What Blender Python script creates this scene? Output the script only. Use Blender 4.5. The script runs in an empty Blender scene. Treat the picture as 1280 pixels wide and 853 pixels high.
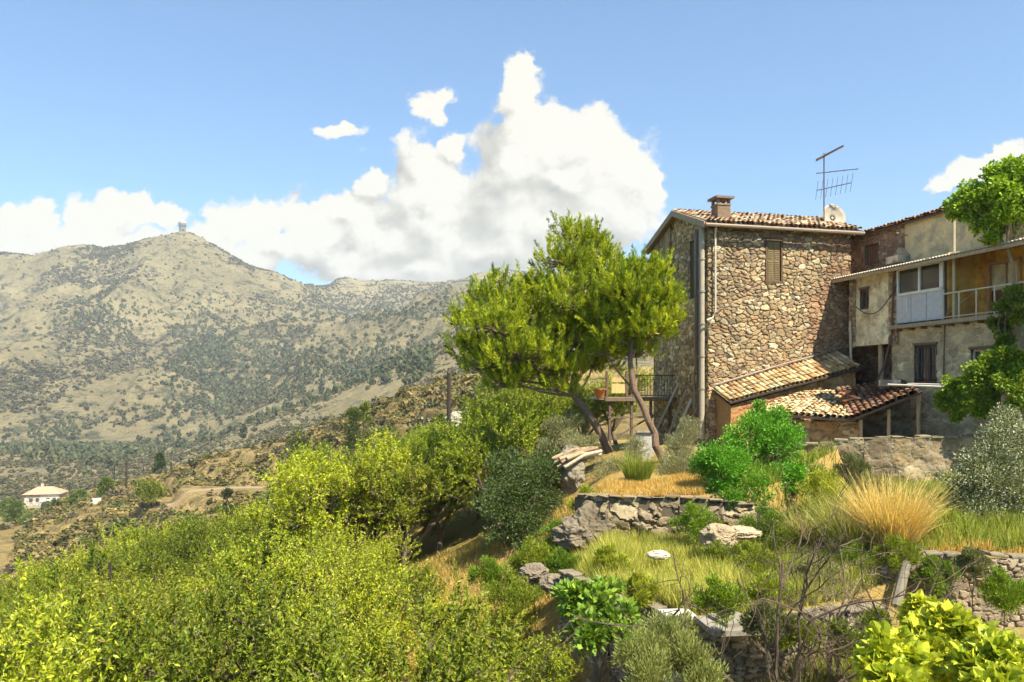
import bpy, math
import numpy as np
from mathutils import Vector
R = math.radians
sc = bpy.context.scene
COL = sc.collection
F = 1000.0; HX = 640.0; HY = 490.0          # focal length and horizon of the view, in photo pixels

# ------------------------------------------------------------------ camera, sky, sun, exposure
cam = bpy.data.cameras.new('camera'); co = bpy.data.objects.new('camera', cam); COL.objects.link(co)
co.location = (0, 0, 0); co.rotation_euler = (R(90), 0, 0)
cam.sensor_width = 36; cam.lens = 36 * F / 1280; cam.shift_y = (HY - 426.5) / 1280
cam.clip_start = 0.1; cam.clip_end = 20000
sc.camera = co
SUN = Vector((0.46, -0.56, 1.0)).normalized()
sun_el = math.asin(SUN.z); sun_az = math.atan2(SUN.x, SUN.y)
sl = bpy.data.lights.new('sun', 'SUN'); so = bpy.data.objects.new('sun', sl); COL.objects.link(so)
sl.energy = 4.5; sl.angle = R(0.53); sl.color = (1.0, 0.92, 0.76)
so.rotation_euler = SUN.to_track_quat('Z', 'Y').to_euler()
sc.view_settings.view_transform = 'Standard'; sc.view_settings.look = 'None'
sc.view_settings.gamma = 1; sc.view_settings.use_curve_mapping = False
sc.view_settings.exposure = 1.38
cy = sc.cycles
cy.max_bounces = 5; cy.diffuse_bounces = 3; cy.glossy_bounces = 2; cy.transmission_bounces = 3; cy.volume_bounces = 0; cy.transparent_max_bounces = 4
cy.use_adaptive_sampling = True; cy.adaptive_threshold = 0.03; cy.use_denoising = True; cy.caustics_reflective = False; cy.caustics_refractive = False

BLOBS = [(655,96,22,30),(648,128,38,34),(655,165,56,46),(640,215,60,70),(708,225,50,44),(705,178,44,42),(750,178,52,46),(770,200,56,50),(800,222,44,42),(400,300,50,46),(430,265,40,30),(560,180,26,22),
 (735,270,88,66),(650,280,110,80),(545,250,70,66),(522,205,34,42),(600,310,125,52),(480,300,80,55),(463,232,22,40),
 (425,330,48,34),(520,335,120,36),(380,262,40,30),(325,270,50,28),(278,277,34,28),(345,300,50,22),(160,262,52,30),
 (110,277,50,30),(40,275,42,26),(205,268,34,22),(100,305,150,26),(250,305,60,30),(10,300,50,30),(300,320,60,20),
 (424,169,34,17),(536,132,34,22),(1212,215,42,26),(1262,200,40,20),(1182,236,22,18)]
def world():
    w = bpy.data.worlds.new('World'); sc.world = w; w.use_nodes = True
    nt = w.node_tree; N = nt.nodes; Lk = nt.links; N.clear()
    def nd(t, **k):
        n = N.new(t)
        for a, b in k.items(): setattr(n, a, b)
        return n
    def M(op, a, b=None, c=None, clamp=False):
        n = nd('ShaderNodeMath', operation=op, use_clamp=clamp)
        for i, v in enumerate((a, b, c)):
            if v is None: continue
            if isinstance(v, (int, float)): n.inputs[i].default_value = v
            else: Lk.new(v, n.inputs[i])
        return n.outputs[0]
    def V(op, a, b=None, c=None):
        n = nd('ShaderNodeVectorMath', operation=op)
        for i, v in enumerate((a, b, c)):
            if v is None: continue
            if isinstance(v, (tuple, list)): n.inputs[i].default_value = v
            else: Lk.new(v, n.inputs[i])
        return n.outputs['Value'] if op == 'LENGTH' else n.outputs[0]
    tc = nd('ShaderNodeTexCoord'); sx = nd('ShaderNodeSeparateXYZ'); Lk.new(tc.outputs['Generated'], sx.inputs[0])
    yy = M('MAXIMUM', sx.outputs[1], 0.05)
    px = M('DIVIDE', sx.outputs[0], yy); pz = M('DIVIDE', sx.outputs[2], yy)
    cb = nd('ShaderNodeCombineXYZ'); Lk.new(px, cb.inputs[0]); Lk.new(pz, cb.inputs[1])
    p = cb.outputs[0]
    # node group: cloud density at a direction
    g = bpy.data.node_groups.new('cloud_density', 'ShaderNodeTree')
    g.interface.new_socket('P', in_out='INPUT', socket_type='NodeSocketVector')
    g.interface.new_socket('D', in_out='OUTPUT', socket_type='NodeSocketFloat')
    N0, L0 = N, Lk
    N = g.nodes; Lk = g.links
    gi = N.new('NodeGroupInput'); go = N.new('NodeGroupOutput')
    nw = nd('ShaderNodeTexNoise'); nw.inputs['Scale'].default_value = 16; nw.inputs['Detail'].default_value = 5; nw.inputs['Roughness'].default_value = 0.6
    Lk.new(gi.outputs[0], nw.inputs['Vector'])
    wv = V('MULTIPLY_ADD', V('SUBTRACT', nw.outputs['Color'], (.5, .5, .5)), (.075, .075, 0), gi.outputs[0])
    cur = None
    for (cx, cy, rx, ry) in BLOBS:
        X, Z = (cx - HX) / F, (HY - cy) / F
        ix, iz = F / rx, F / ry
        l = V('LENGTH', V('MULTIPLY_ADD', wv, (ix, iz, 0), (-X * ix, -Z * iz, 0)))
        cur = l if cur is None else M('SMOOTH_MIN', cur, l, 0.25)
    f = M('SUBTRACT', 1.0, cur)
    n1 = nd('ShaderNodeTexNoise'); n1.inputs['Scale'].default_value = 26; n1.inputs['Detail'].default_value = 10; n1.inputs['Roughness'].default_value = 0.66
    Lk.new(gi.outputs[0], n1.inputs['Vector'])
    vo = nd('ShaderNodeTexVoronoi', feature='SMOOTH_F1'); vo.inputs['Scale'].default_value = 24; vo.inputs['Detail'].default_value = 2.0
    Lk.new(wv, vo.inputs['Vector'])
    d = M('ADD', f, M('MULTIPLY', M('SUBTRACT', n1.outputs[0], 0.5), 1.15))
    d = M('ADD', d, M('MULTIPLY', M('MAXIMUM', M('SUBTRACT', f, 0.18), 0.0), 0.9))
    d = M('ADD', d, M('MULTIPLY', M('SUBTRACT', 0.50, vo.outputs['Distance']), 0.45))
    Lk.new(d, go.inputs[0])
    N, Lk = N0, L0
    def G(v):
        n = nd('ShaderNodeGroup'); n.node_tree = g; Lk.new(v, n.inputs[0]); return n.outputs[0]
    d0 = G(p); d1 = G(V('ADD', p, (.005, .010, 0))); d2 = G(V('ADD', p, (.035, .075, 0)))
    mr = nd('ShaderNodeMapRange', interpolation_type='SMOOTHSTEP'); mr.inputs[1].default_value = -0.16; mr.inputs[2].default_value = 0.20
    Lk.new(d0, mr.inputs[0])
    front = M('GREATER_THAN', sx.outputs[1], 0.06)
    alpha = M('MULTIPLY', mr.outputs[0], front)
    rel = M('ADD', M('MULTIPLY', M('SUBTRACT', d0, d1), 0.42), M('MULTIPLY', M('SUBTRACT', d0, d2), 0.45))
    base = M('ADD', 0.66, rel, clamp=True)
    cr = nd('ShaderNodeValToRGB'); Lk.new(base, cr.inputs[0])
    e = cr.color_ramp.elements; e[0].position = 0.0; e[0].color = (.19, .20, .19, 1); e[1].position = 1.0; e[1].color = (.39, .38, .34, 1)
    el = e.new(0.5); el.color = (.27, .265, .235, 1)
    sky = nd('ShaderNodeTexSky', sky_type='NISHITA'); sky.sun_disc = False
    sky.sun_elevation = sun_el; sky.sun_rotation = sun_az; sky.air_density = 1.0; sky.dust_density = 0.6; sky.ozone_density = 1.5; sky.altitude = 800
    sk = V('SCALE', sky.outputs[0]); sk.node.inputs['Scale'].default_value = 0.106
    gr = nd('ShaderNodeMapRange'); gr.inputs[1].default_value = 0.0; gr.inputs[2].default_value = 0.42; Lk.new(sx.outputs[2], gr.inputs[0])
    gm_ = nd('ShaderNodeMix', data_type='RGBA'); Lk.new(gr.outputs[0], gm_.inputs[0]); gm_.inputs[6].default_value = (.46, .62, .68, 1); gm_.inputs[7].default_value = (.68, .82, .86, 1)
    sk2 = V('MULTIPLY', sk, gm_.outputs[2])
    mx = nd('ShaderNodeMix', data_type='RGBA'); Lk.new(alpha, mx.inputs[0]); Lk.new(sk2, mx.inputs[6]); Lk.new(cr.outputs[0], mx.inputs[7])
    bg = nd('ShaderNodeBackground'); Lk.new(mx.outputs[2], bg.inputs[0]); bg.inputs[1].default_value = 1.0
    # strength of the sky itself is the 0.106 above; clouds are mixed in after it
    out = nd('ShaderNodeOutputWorld'); Lk.new(bg.outputs[0], out.inputs[0])
world()

# ------------------------------------------------------------------ helpers
rng = np.random.default_rng(7)
def P(px, v, d): return np.array([(px - HX) / F * d, d, (HY - v) / F * d])
def hsh(ix, iy, iz, s):
    h = (ix * 374761393 + iy * 668265263 + iz * 2147483647 + s * 1274126177) & 0xFFFFFFFF
    h = ((h ^ (h >> 13)) * 1274126177) & 0xFFFFFFFF
    return ((h ^ (h >> 16)) & 0xFFFFFF) / float(0xFFFFFF)
def vnoise(x, y, z=None, s=0):
    x = np.asarray(x, float); y = np.asarray(y, float); z = np.zeros_like(x) if z is None else np.asarray(z, float)
    ix, iy, iz = np.floor(x).astype(np.int64), np.floor(y).astype(np.int64), np.floor(z).astype(np.int64)
    fx, fy, fz = x - ix, y - iy, z - iz
    fx, fy, fz = [t * t * (3 - 2 * t) for t in (fx, fy, fz)]
    r = 0
    for a in (0, 1):
        for b in (0, 1):
            for c in ((0, 1) if np.any(fz) else (0,)):
                w = (fx if a else 1 - fx) * (fy if b else 1 - fy) * (fz if c else 1 - fz)
                r = r + w * hsh(ix + a, iy + b, iz + c, s)
    return r * 2 - 1
def fbm(x, y, z=None, o=5, s=0, g=0.5, ridged=False):
    r = 0; a = 1; t = 0
    for i in range(o):
        n = vnoise(x, y, z, s + i * 17)
        if ridged: n = 1 - 2 * np.abs(n)
        r = r + a * n; t += a; a *= g
        x = x * 2.03 + 5.1; y = y * 2.03 - 3.7
        if z is not None: z = z * 2.03 + 1.3
    return r / t

class MB:                                   # collects verts / faces / colours into ONE mesh
    def __init__(s): s.v = []; s.f = []; s.c = []; s.n = 0
    def add(s, v, f, col=None):
        v = np.asarray(v, float).reshape(-1, 3); f = np.asarray(f, int)
        s.v.append(v); s.f.append(f + s.n); s.n += len(v)
        if col is None: col = (.5, .5, .5)
        c = np.asarray(col, float)
        if c.ndim == 1: c = np.tile(c, (len(v), 1))
        s.c.append(c)
        return s
    def box(s, c, hx, hy, hz, col=None):    # centre and three half-axis vectors
        c, hx, hy, hz = [np.asarray(t, float) for t in (c, hx, hy, hz)]
        v = [c + a * hx + b * hy + e * hz for a in (-1, 1) for b in (-1, 1) for e in (-1, 1)]
        f = [(0, 1, 3, 2), (4, 6, 7, 5), (0, 4, 5, 1), (2, 3, 7, 6), (0, 2, 6, 4), (1, 5, 7, 3)]
        return s.add(v, f, col)
    def tube(s, pts, rad, n=6, col=None, cap=True):
        pts = np.asarray(pts, float); m = len(pts)
        rad = np.full(m, rad) if np.isscalar(rad) else np.asarray(rad, float)
        t = np.gradient(pts, axis=0); t /= np.linalg.norm(t, axis=1, keepdims=True) + 1e-9
        ref = np.array([.31, .17, .93]) if abs(t[0] @ np.array([.31, .17, .93])) < .9 else np.array([1., 0, 0])
        vs = []
        for i in range(m):
            a = np.cross(t[i], ref); a /= np.linalg.norm(a) + 1e-9; b = np.cross(t[i], a)
            an = np.linspace(0, 2 * np.pi, n, endpoint=False)
            vs.append(pts[i] + rad[i] * (np.cos(an)[:, None] * a + np.sin(an)[:, None] * b))
        fs = [(i * n + j, i * n + (j + 1) % n, (i + 1) * n + (j + 1) % n, (i + 1) * n + j) for i in range(m - 1) for j in range(n)]
        s.add(np.vstack(vs), fs, col)
        if cap and n == 4: pass
        if cap:
            for i in (0, m - 1):
                c = s.n; s.add(np.vstack([pts[i:i + 1], vs[i]]), [(0, 1 + j, 1 + (j + 1) % n, 1 + (j + 1) % n) for j in range(n)], col)
        return s
    def build(s, name, mat, parent=None, smooth=False):
        me = bpy.data.meshes.new(name)
        v = np.vstack(s.v); 
        fl = []
        for f in s.f:
            if f.ndim == 2 and f.shape[1] == 4: fl.append(f)
            elif f.ndim == 2 and f.shape[1] == 3: fl.append(np.hstack([f, f[:, 2:3]]))
        f = np.vstack(fl); tri = f[:, 2] == f[:, 3]
        cnt = np.where(tri, 3, 4); st = np.concatenate([[0], np.cumsum(cnt)[:-1]])
        mask = np.ones(f.shape, bool); mask[tri, 3] = False
        me.vertices.add(len(v)); me.vertices.foreach_set('co', v.ravel().astype(np.float32))
        me.loops.add(int(cnt.sum())); me.loops.foreach_set('vertex_index', f[mask].astype(np.int32))
        me.polygons.add(len(f)); me.polygons.foreach_set('loop_start', st.astype(np.int32)); me.polygons.foreach_set('loop_total', cnt.astype(np.int32))
        me.polygons.foreach_set('use_smooth', np.full(len(f), smooth))
        ca = me.color_attributes.new('Col', 'FLOAT_COLOR', 'POINT')
        c = np.vstack(s.c); ca.data.foreach_set('color', np.hstack([c, np.ones((len(c), 1))]).astype(np.float32).ravel())
        me.update(calc_edges=True)
        me.materials.append(mat)
        o = bpy.data.objects.new(name, me); COL.objects.link(o)
        if parent is not None: o.parent = parent
        return o
def tag(o, label, cat, group=None, kind=None):
    if label: o['label'] = label
    if cat: o['category'] = cat
    if group: o['group'] = group
    if kind: o['kind'] = kind
    return o
def thing(name, label, cat, loc=(0, 0, 0), group=None, rz=0):
    o = bpy.data.objects.new(name, None); COL.objects.link(o); o.location = [float(t) for t in loc]; o.rotation_euler.z = rz
    o.empty_display_size = .3
    return tag(o, label, cat, group)
def reloc(o, root):                          # parts were modelled in world space: bring under the root
    o.parent = root; o.location = -root.location; return o
def copy_tree(o):
    c = o.copy(); COL.objects.link(c)
    for ch in list(o.children):
        d = ch.copy(); COL.objects.link(d); d.parent = c
    return c

# ------------------------------------------------------------------ materials
def mat(name, col=(1, 1, 1), attr=True, rough=.85, var=.25, vscale=3.0, bump=0.0, bscale=20.0, trans=0.0, metal=0.0, spec=.3, objvar=0.0, coords='Object', stain=None, stretch=(1,1,1)):
    m = bpy.data.materials.new(name); m.use_nodes = True; nt = m.node_tree; N = nt.nodes; L = nt.links
    b = N['Principled BSDF']; b.inputs['Roughness'].default_value = rough; b.inputs['Metallic'].default_value = metal
    b.inputs['Specular IOR Level'].default_value = spec
    tc = N.new('ShaderNodeTexCoord'); mp = N.new('ShaderNodeMapping'); L.new(tc.outputs[coords], mp.inputs[0]); mp.inputs['Scale'].default_value = stretch
    mul = N.new('ShaderNodeMix'); mul.data_type = 'RGBA'; mul.blend_type = 'MULTIPLY'; mul.inputs[0].default_value = 1
    mul.inputs[6].default_value = (*col, 1)
    if attr:
        at = N.new('ShaderNodeAttribute'); at.attribute_name = 'Col'; L.new(at.outputs['Color'], mul.inputs[7])
    else: mul.inputs[7].default_value = (1, 1, 1, 1)
    last = mul.outputs[2]
    if var:
        n = N.new('ShaderNodeTexNoise'); n.inputs['Scale'].default_value = vscale; n.inputs['Detail'].default_value = 6; n.inputs['Roughness'].default_value = .65
        L.new(mp.outputs[0], n.inputs['Vector'])
        mr = N.new('ShaderNodeMapRange'); mr.inputs[1].default_value = .25; mr.inputs[2].default_value = .75; mr.inputs[3].default_value = 1 - var; mr.inputs[4].default_value = 1 + var
        L.new(n.outputs[0], mr.inputs[0])
        v = N.new('ShaderNodeVectorMath'); v.operation = 'SCALE'; L.new(last, v.inputs[0]); L.new(mr.outputs[0], v.inputs['Scale']); last = v.outputs[0]
    if stain:
        n = N.new('ShaderNodeTexNoise'); n.inputs['Scale'].default_value = stain[1]; n.inputs['Detail'].default_value = 7; n.inputs['Roughness'].default_value = .7
        L.new(mp.outputs[0], n.inputs['Vector'])
        mr = N.new('ShaderNodeMapRange'); mr.inputs[1].default_value = .48; mr.inputs[2].default_value = .62; L.new(n.outputs[0], mr.inputs[0])
        x = N.new('ShaderNodeMix'); x.data_type = 'RGBA'; L.new(mr.outputs[0], x.inputs[0]); L.new(last, x.inputs[6]); x.inputs[7].default_value = (*stain[0], 1); last = x.outputs[2]
    if objvar:
        oi = N.new('ShaderNodeObjectInfo'); mr = N.new('ShaderNodeMapRange'); L.new(oi.outputs['Random'], mr.inputs[0]); mr.inputs[3].default_value = 1 - objvar; mr.inputs[4].default_value = 1 + objvar
        hs = N.new('ShaderNodeHueSaturation'); L.new(last, hs.inputs['Color']); L.new(mr.outputs[0], hs.inputs['Value'])
        ma = N.new('ShaderNodeMapRange'); L.new(oi.outputs['Random'], ma.inputs[0]); ma.inputs[3].default_value = .515; ma.inputs[4].default_value = .487
        L.new(ma.outputs[0], hs.inputs['Hue']); last = hs.outputs[0]
    L.new(last, b.inputs['Base Color'])
    if bump:
        n = N.new('ShaderNodeTexNoise'); n.inputs['Scale'].default_value = bscale; n.inputs['Detail'].default_value = 8; n.inputs['Roughness'].default_value = .7
        L.new(mp.outputs[0], n.inputs['Vector'])
        bp = N.new('ShaderNodeBump'); bp.inputs['Strength'].default_value = 1.0; bp.inputs['Distance'].default_value = bump
        L.new(n.outputs[0], bp.inputs['Height']); L.new(bp.outputs[0], b.inputs['Normal'])
    if trans:
        t = N.new('ShaderNodeBsdfTranslucent'); ms = N.new('ShaderNodeMixShader'); ms.inputs[0].default_value = trans
        v = N.new('ShaderNodeVectorMath'); v.operation = 'MULTIPLY'; L.new(last, v.inputs[0]); v.inputs[1].default_value = (1.5, 1.35, .8)
        L.new(v.outputs[0], t.inputs[0]); L.new(b.outputs[0], ms.inputs[1]); L.new(t.outputs[0], ms.inputs[2])
        L.new(ms.outputs[0], N['Material Output'].inputs['Surface'])
    return m
M_stone = mat('stone', rough=.92, var=.28, vscale=9, bump=.012, bscale=30)
M_plaster = mat('plaster', rough=.9, var=.22, vscale=2.2, bump=.012, bscale=14, stain=((.44, .36, .22), 1.6))
M_ochre = mat('ochre_plaster', rough=.9, var=.2, vscale=3, bump=.004, bscale=14, stain=((.40, .13, .03), 1.1))
M_tile = mat('clay_tile', rough=.9, var=.3, vscale=5, bump=.006, bscale=40)
M_wood = mat('old_wood', rough=.85, var=.35, vscale=3, bump=.006, bscale=18, stretch=(6, 6, .7))
M_metal = mat('painted_metal', rough=.5, var=.15, vscale=6, bump=.001, bscale=30)
M_bark = mat('bark', rough=.95, var=.35, vscale=5, bump=.03, bscale=16, stretch=(3, 3, .8))
M_leaf = mat('leaf', rough=.45, var=.0, trans=.24, spec=.25, objvar=.26)
M_leafd = mat('dark_leaf', rough=.45, var=.0, trans=.16, spec=.4)
M_needle = mat('pine_needle', rough=.5, var=.0, trans=.24, spec=.25)
M_straw = mat('straw', rough=.7, var=.0, trans=.35, spec=.2)
M_far = mat('far_foliage', rough=.95, var=.3, vscale=.6, spec=.05, trans=.15)
M_concrete = mat('concrete', rough=.9, var=.2, vscale=3, bump=.01, bscale=20, stain=((.22, .2, .16), 2.0))
M_dark = mat('interior_dark', rough=.95, var=.3, vscale=2)
M_pot = mat('terracotta', rough=.8, var=.15, vscale=12)
gm = bpy.data.materials.new('window_glass'); gm.use_nodes = True
_b = gm.node_tree.nodes['Principled BSDF']; _b.inputs['Base Color'].default_value = (.05, .06, .06, 1); _b.inputs['Roughness'].default_value = .08; _b.inputs['Specular IOR Level'].default_value = .8
_n = gm.node_tree.nodes.new('ShaderNodeTexNoise'); _n.inputs['Scale'].default_value = 3
_bp = gm.node_tree.nodes.new('ShaderNodeBump'); _bp.inputs['Strength'].default_value = .08; gm.node_tree.links.new(_n.outputs[0], _bp.inputs['Height']); gm.node_tree.links.new(_bp.outputs[0], _b.inputs['Normal'])
M_glass = gm

def terrain_mat(name, base, alt, dark, s1, s2, bump, bs, patch=.5, spots=None):
    m = bpy.data.materials.new(name); m.use_nodes = True; nt = m.node_tree; N = nt.nodes; L = nt.links
    b = N['Principled BSDF']; b.inputs['Roughness'].default_value = .97; b.inputs['Specular IOR Level'].default_value = .05
    tc = N.new('ShaderNodeTexCoord')
    def noise(s, d=7, r=.65):
        n = N.new('ShaderNodeTexNoise'); n.inputs['Scale'].default_value = s; n.inputs['Detail'].default_value = d; n.inputs['Roughness'].default_value = r
        L.new(tc.outputs['Object'], n.inputs['Vector']); return n.outputs[0]
    def rng_(x, lo, hi):
        mr = N.new('ShaderNodeMapRange'); mr.inputs[1].default_value = lo; mr.inputs[2].default_value = hi; L.new(x, mr.inputs[0]); return mr.outputs[0]
    def mix(f, a, c):
        x = N.new('ShaderNodeMix'); x.data_type = 'RGBA'; L.new(f, x.inputs[0])
        for i, q in ((6, a), (7, c)):
            if isinstance(q, tuple): x.inputs[i].default_value = (*q, 1)
            else: L.new(q, x.inputs[i])
        return x.outputs[2]
    c = mix(rng_(noise(s1), .38, .62), base, alt)
    c = mix(rng_(noise(s2, 9, .75), patch, patch + .1), c, dark)
    if spots:
        vo = N.new('ShaderNodeTexVoronoi'); vo.inputs['Scale'].default_value = spots[0]; vo.inputs['Detail'].default_value = 1.5; L.new(tc.outputs['Object'], vo.inputs['Vector'])
        c = mix(rng_(vo.outputs['Distance'], spots[1], spots[1] - .1), c, spots[2])
    at = N.new('ShaderNodeAttribute'); at.attribute_name = 'Col'
    mu = N.new('ShaderNodeMix'); mu.data_type = 'RGBA'; mu.blend_type = 'MULTIPLY'; mu.inputs[0].default_value = 1; L.new(c, mu.inputs[6]); L.new(at.outputs['Color'], mu.inputs[7])
    L.new(mu.outputs[2], b.inputs['Base Color'])
    bp = N.new('ShaderNodeBump'); bp.inputs['Distance'].default_value = bump; L.new(noise(bs, 9, .7), bp.inputs['Height']); L.new(bp.outputs[0], b.inputs['Normal'])
    return m
M_ground = terrain_mat('dry_ground', (.42, .25, .08), (.36, .26, .10), (.22, .17, .06), .35, 1.6, .12, 5, .55)
M_hill = terrain_mat('dry_hill', (.46, .34, .14), (.36, .26, .10), (.22, .17, .07), .03, .2, 2.0, .9, .47)
M_slope = terrain_mat('pale_slope', (.35, .29, .16), (.28, .23, .12), (.15, .15, .09), .012, .09, 5, .3, .49)
M_mount = terrain_mat('mountain', (.34, .285, .15), (.235, .20, .105), (.10, .10, .055), .006, .03, 22, .04, .50, (.11, .34, (.13, .125, .08)))

# ------------------------------------------------------------------ terrain: one continuous sheet cut in four
UX = np.array([-400, 0, 130, 228, 330, 420, 510, 600, 680, 760, 850, 960, 1060, 1180, 1300, 1700], float)
def L_(x): return np.array(x, float)
rings = []   # (d per column, z per column)
def RZ(d, z): rings.append((np.full(16, float(d)) if np.isscalar(d) else L_(d), np.full(16, float(z)) if np.isscalar(z) else L_(z)))
def RV(d, v):
    d = np.full(16, float(d)) if np.isscalar(d) else L_(d); rings.append((d, (HY - L_(v)) / F * d))
RZ(1.0, -1.9)
RZ(6, [-5.6,-5.6,-5.6,-5.6,-5.8,-6,-6.1,-6.1,-5.6,-4.6,-4.5,-4.4,-4.2,-4.0,-4,-4])
d2 = L_([20,20,20,20,20,20,20,20.6,20.3,17.7,15.5,15.2,15.8,16.7,16.7,16.7])
RZ(d2 - .02, [-8.6,-8.4,-8.4,-8.4,-8.5,-8.6,-8.6,-8.4,-7.4,-6.6,-6.2,-5.5,-5.2,-4.9,-4.9,-4.9])
RZ(d2 + .30, [-8.6,-8.4,-8.4,-8.4,-8.5,-8.6,-8.5,-8.2,-6.3,-4.5,-4.45,-4.4,-4.3,-3.5,-3.5,-3.5])
d4 = L_([30,30,30,30,30,30,29,27.5,26,22.6,22.4,22.2,25.2,25.05,25,25])
RZ(d4 - .02, [-11.3,-11,-10.2,-9.4,-8.8,-8.0,-6.8,-5.9,-5.4,-4.5,-4.4,-4.2,-3.2,-3.0,-3,-3])
RZ(d4 + .35, [-11.3,-11,-10.2,-9.4,-8.8,-8.0,-6.8,-5.8,-4.9,-3.05,-3.0,-2.7,-1.7,-1.55,-1.5,-1.5])
RZ(34, [-12.5,-12,-11,-10,-9.3,-8.3,-7.2,-5.6,-4,-2.6,-2.2,-2.1,-1.8,-1.7,-1.7,-1.7])
RZ(50, [-16.5,-15.5,-14,-13,-11.5,-9.5,-7.7,-5.3,-3.6,-3,-3,-3,-3,-3,-3,-3])
RZ(85, [-29,-27,-25,-22.5,-19,-13.5,-8.5,-4,-2,-1,-1,-1,-1,-1,-1,-1])
RV(125, [760,758,730,694,655,592,537,492,480,482,485,485,485,485,485,485])
RV(165, [690,690,655,620,614,565,507,474,466,470,475,475,475,475,475,475])
RV([260,250,240,225,210,200,190,180,180,180,180,180,180,180,180,180], [652,645,612,582,556,530,490,466,456,456,460,465,470,470,470,470])
RV([320,310,300,285,270,260,250,240,240,240,240,240,240,240,240,240], [640,632,618,600,578,552,510,480,470,470,472,475,478,478,478,478])
RV(400, [600,596,590,588,553,528,490,455,445,450,455,460,465,465,465,465])
RV(560, [565,565,566,560,518,487,452,415,405,425,440,455,460,460,460,460])
RV(690, [560,560,562,560,530,503,470,432,425,440,450,460,465,465,465,465])
RV(880, [520,520,525,518,495,478,455,425,418,430,440,455,460,460,460,460])
RV(1150, [450,452,455,445,432,436,428,402,395,410,430,450,455,455,455,455])
RV([1500]*5+[1600,1800,1900,1900,1900,1900,1900,1900,1900,1900,1900], [385,380,375,355,382,400,396,375,375,390,410,430,440,440,440,440])
sky_px = L_([-400,-100,0,15,30,42,55,80,100,115,130,160,180,200,215,228,238,250,265,280,295,310,330,350,365,380,395,410,425,440,470,500,540,575,600,640,700,780,860,1000,1700])
sky_v = L_([345,330,320,320,323,325,320,313,311,312,315,311,305,298,295,294,296,302,311,319,328,337,341,345,352,357,360,363,357,355,357,357,358,355,347,345,352,365,385,420,440])
NU = 900
us = np.linspace(-400, 1700, NU)
def smooth(a, k):
    ker = np.hanning(k + 2)[1:-1]; ker /= ker.sum(); p = k // 2
    return np.convolve(np.pad(a, p, mode='edge'), ker, mode='valid')[:len(a)]
Dk = []; Zk = []
for i, (d, z) in enumerate(rings):
    k = 9 if i in (2, 3, 4, 5) else 45
    Dk.append(smooth(np.interp(us, UX, d), k)); Zk.append(smooth(np.interp(us, UX, z), k))
dR = smooth(np.interp(us, [-400, 228, 380, 430, 1700], [1800, 1800, 1850, 2500, 2600]), 15)
Dk.append(dR); Zk.append((HY - smooth(np.interp(us, sky_px, sky_v), 5)) / F * dR)
Dk.append(dR * 1.4); Zk.append(Zk[-1] - 150)
Dk = np.array(Dk); Zk = np.array(Zk); K = len(Dk)
sub = [5, 14, 2, 22, 2, 26, 26, 26, 30, 34, 44, 18, 20, 34, 20, 26, 40, 46, 60, 8]
h = np.diff(Dk, axis=0); dl = np.diff(Zk, axis=0) / h
m = np.zeros_like(Zk)
for k in range(1, K - 1):
    a, b = dl[k - 1], dl[k]; ok = a * b > 0
    m[k] = np.where(ok, 2 * a * b / np.where(ok, a + b, 1), 0)
m[0] = dl[0]; m[-1] = dl[-1]
DG = []; ZG = []; TG = []
for k in range(K - 1):
    n = sub[k]
    for j in range(n + (k == K - 2)):
        t = j / n; lin = k in (2, 4)
        D = Dk[k] + t * h[k]
        if lin: Z = Zk[k] + t * (Zk[k + 1] - Zk[k])
        else:
            t2, t3 = t * t, t ** 3
            Z = (2*t3-3*t2+1)*Zk[k] + (t3-2*t2+t)*h[k]*m[k] + (-2*t3+3*t2)*Zk[k+1] + (t3-t2)*h[k]*m[k+1]
        DG.append(D); ZG.append(Z); TG.append(k + t)
DG = np.array(DG).T; ZG = np.array(ZG).T; TG = np.tile(np.array(TG), (NU, 1))     # (NU, ND)
XG = (us[:, None] - HX) / F * DG
def bump_w(t, a, b, e=.6):                   # smooth window between ring a and ring b
    return np.clip((t - a) / e, 0, 1) * np.clip((b - t) / e, 0, 1)
ZG += .12 * fbm(XG / 2.2, DG / 2.2, o=4, s=3) * bump_w(TG, 0, 7, .5)
ZG += .9 * fbm(XG / 14, DG / 14, o=5, s=9) * bump_w(TG, 7, 12.5, 1.2)
w = bump_w(TG, 7.8, 11.4, .6) * .95; zq = ZG / 2.6 + .35 * fbm(XG / 60, DG / 60, o=2, s=4)
fr = zq - np.floor(zq); ZG += w * 2.6 * (np.clip((fr - .5) / .22 + .5, 0, 1) - fr)
ZG += 5 * fbm(XG / 70, DG / 70, o=6, s=21) * bump_w(TG, 12, 16, 1.0)
wm = bump_w(TG, 15.0, 19.0, 1.3)
warp = 60 * fbm(XG / 300, DG / 300, o=3, s=31)
ZG += 80 * fbm((XG + .35 * DG + warp) / 260, (DG + warp) / 620, o=6, s=41, ridged=True, g=.52) * wm
ZG += 3.5 * fbm(XG / 40, DG / 40, o=5, s=51, g=.6) * bump_w(TG, 15, 20, .4)
ZG += 2.2 * fbm(XG / 14, DG / 60, o=3, s=57, g=.6) * bump_w(TG, 18.5, 20, .4)
ND = DG.shape[1]
kc = TG[0]
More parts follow.
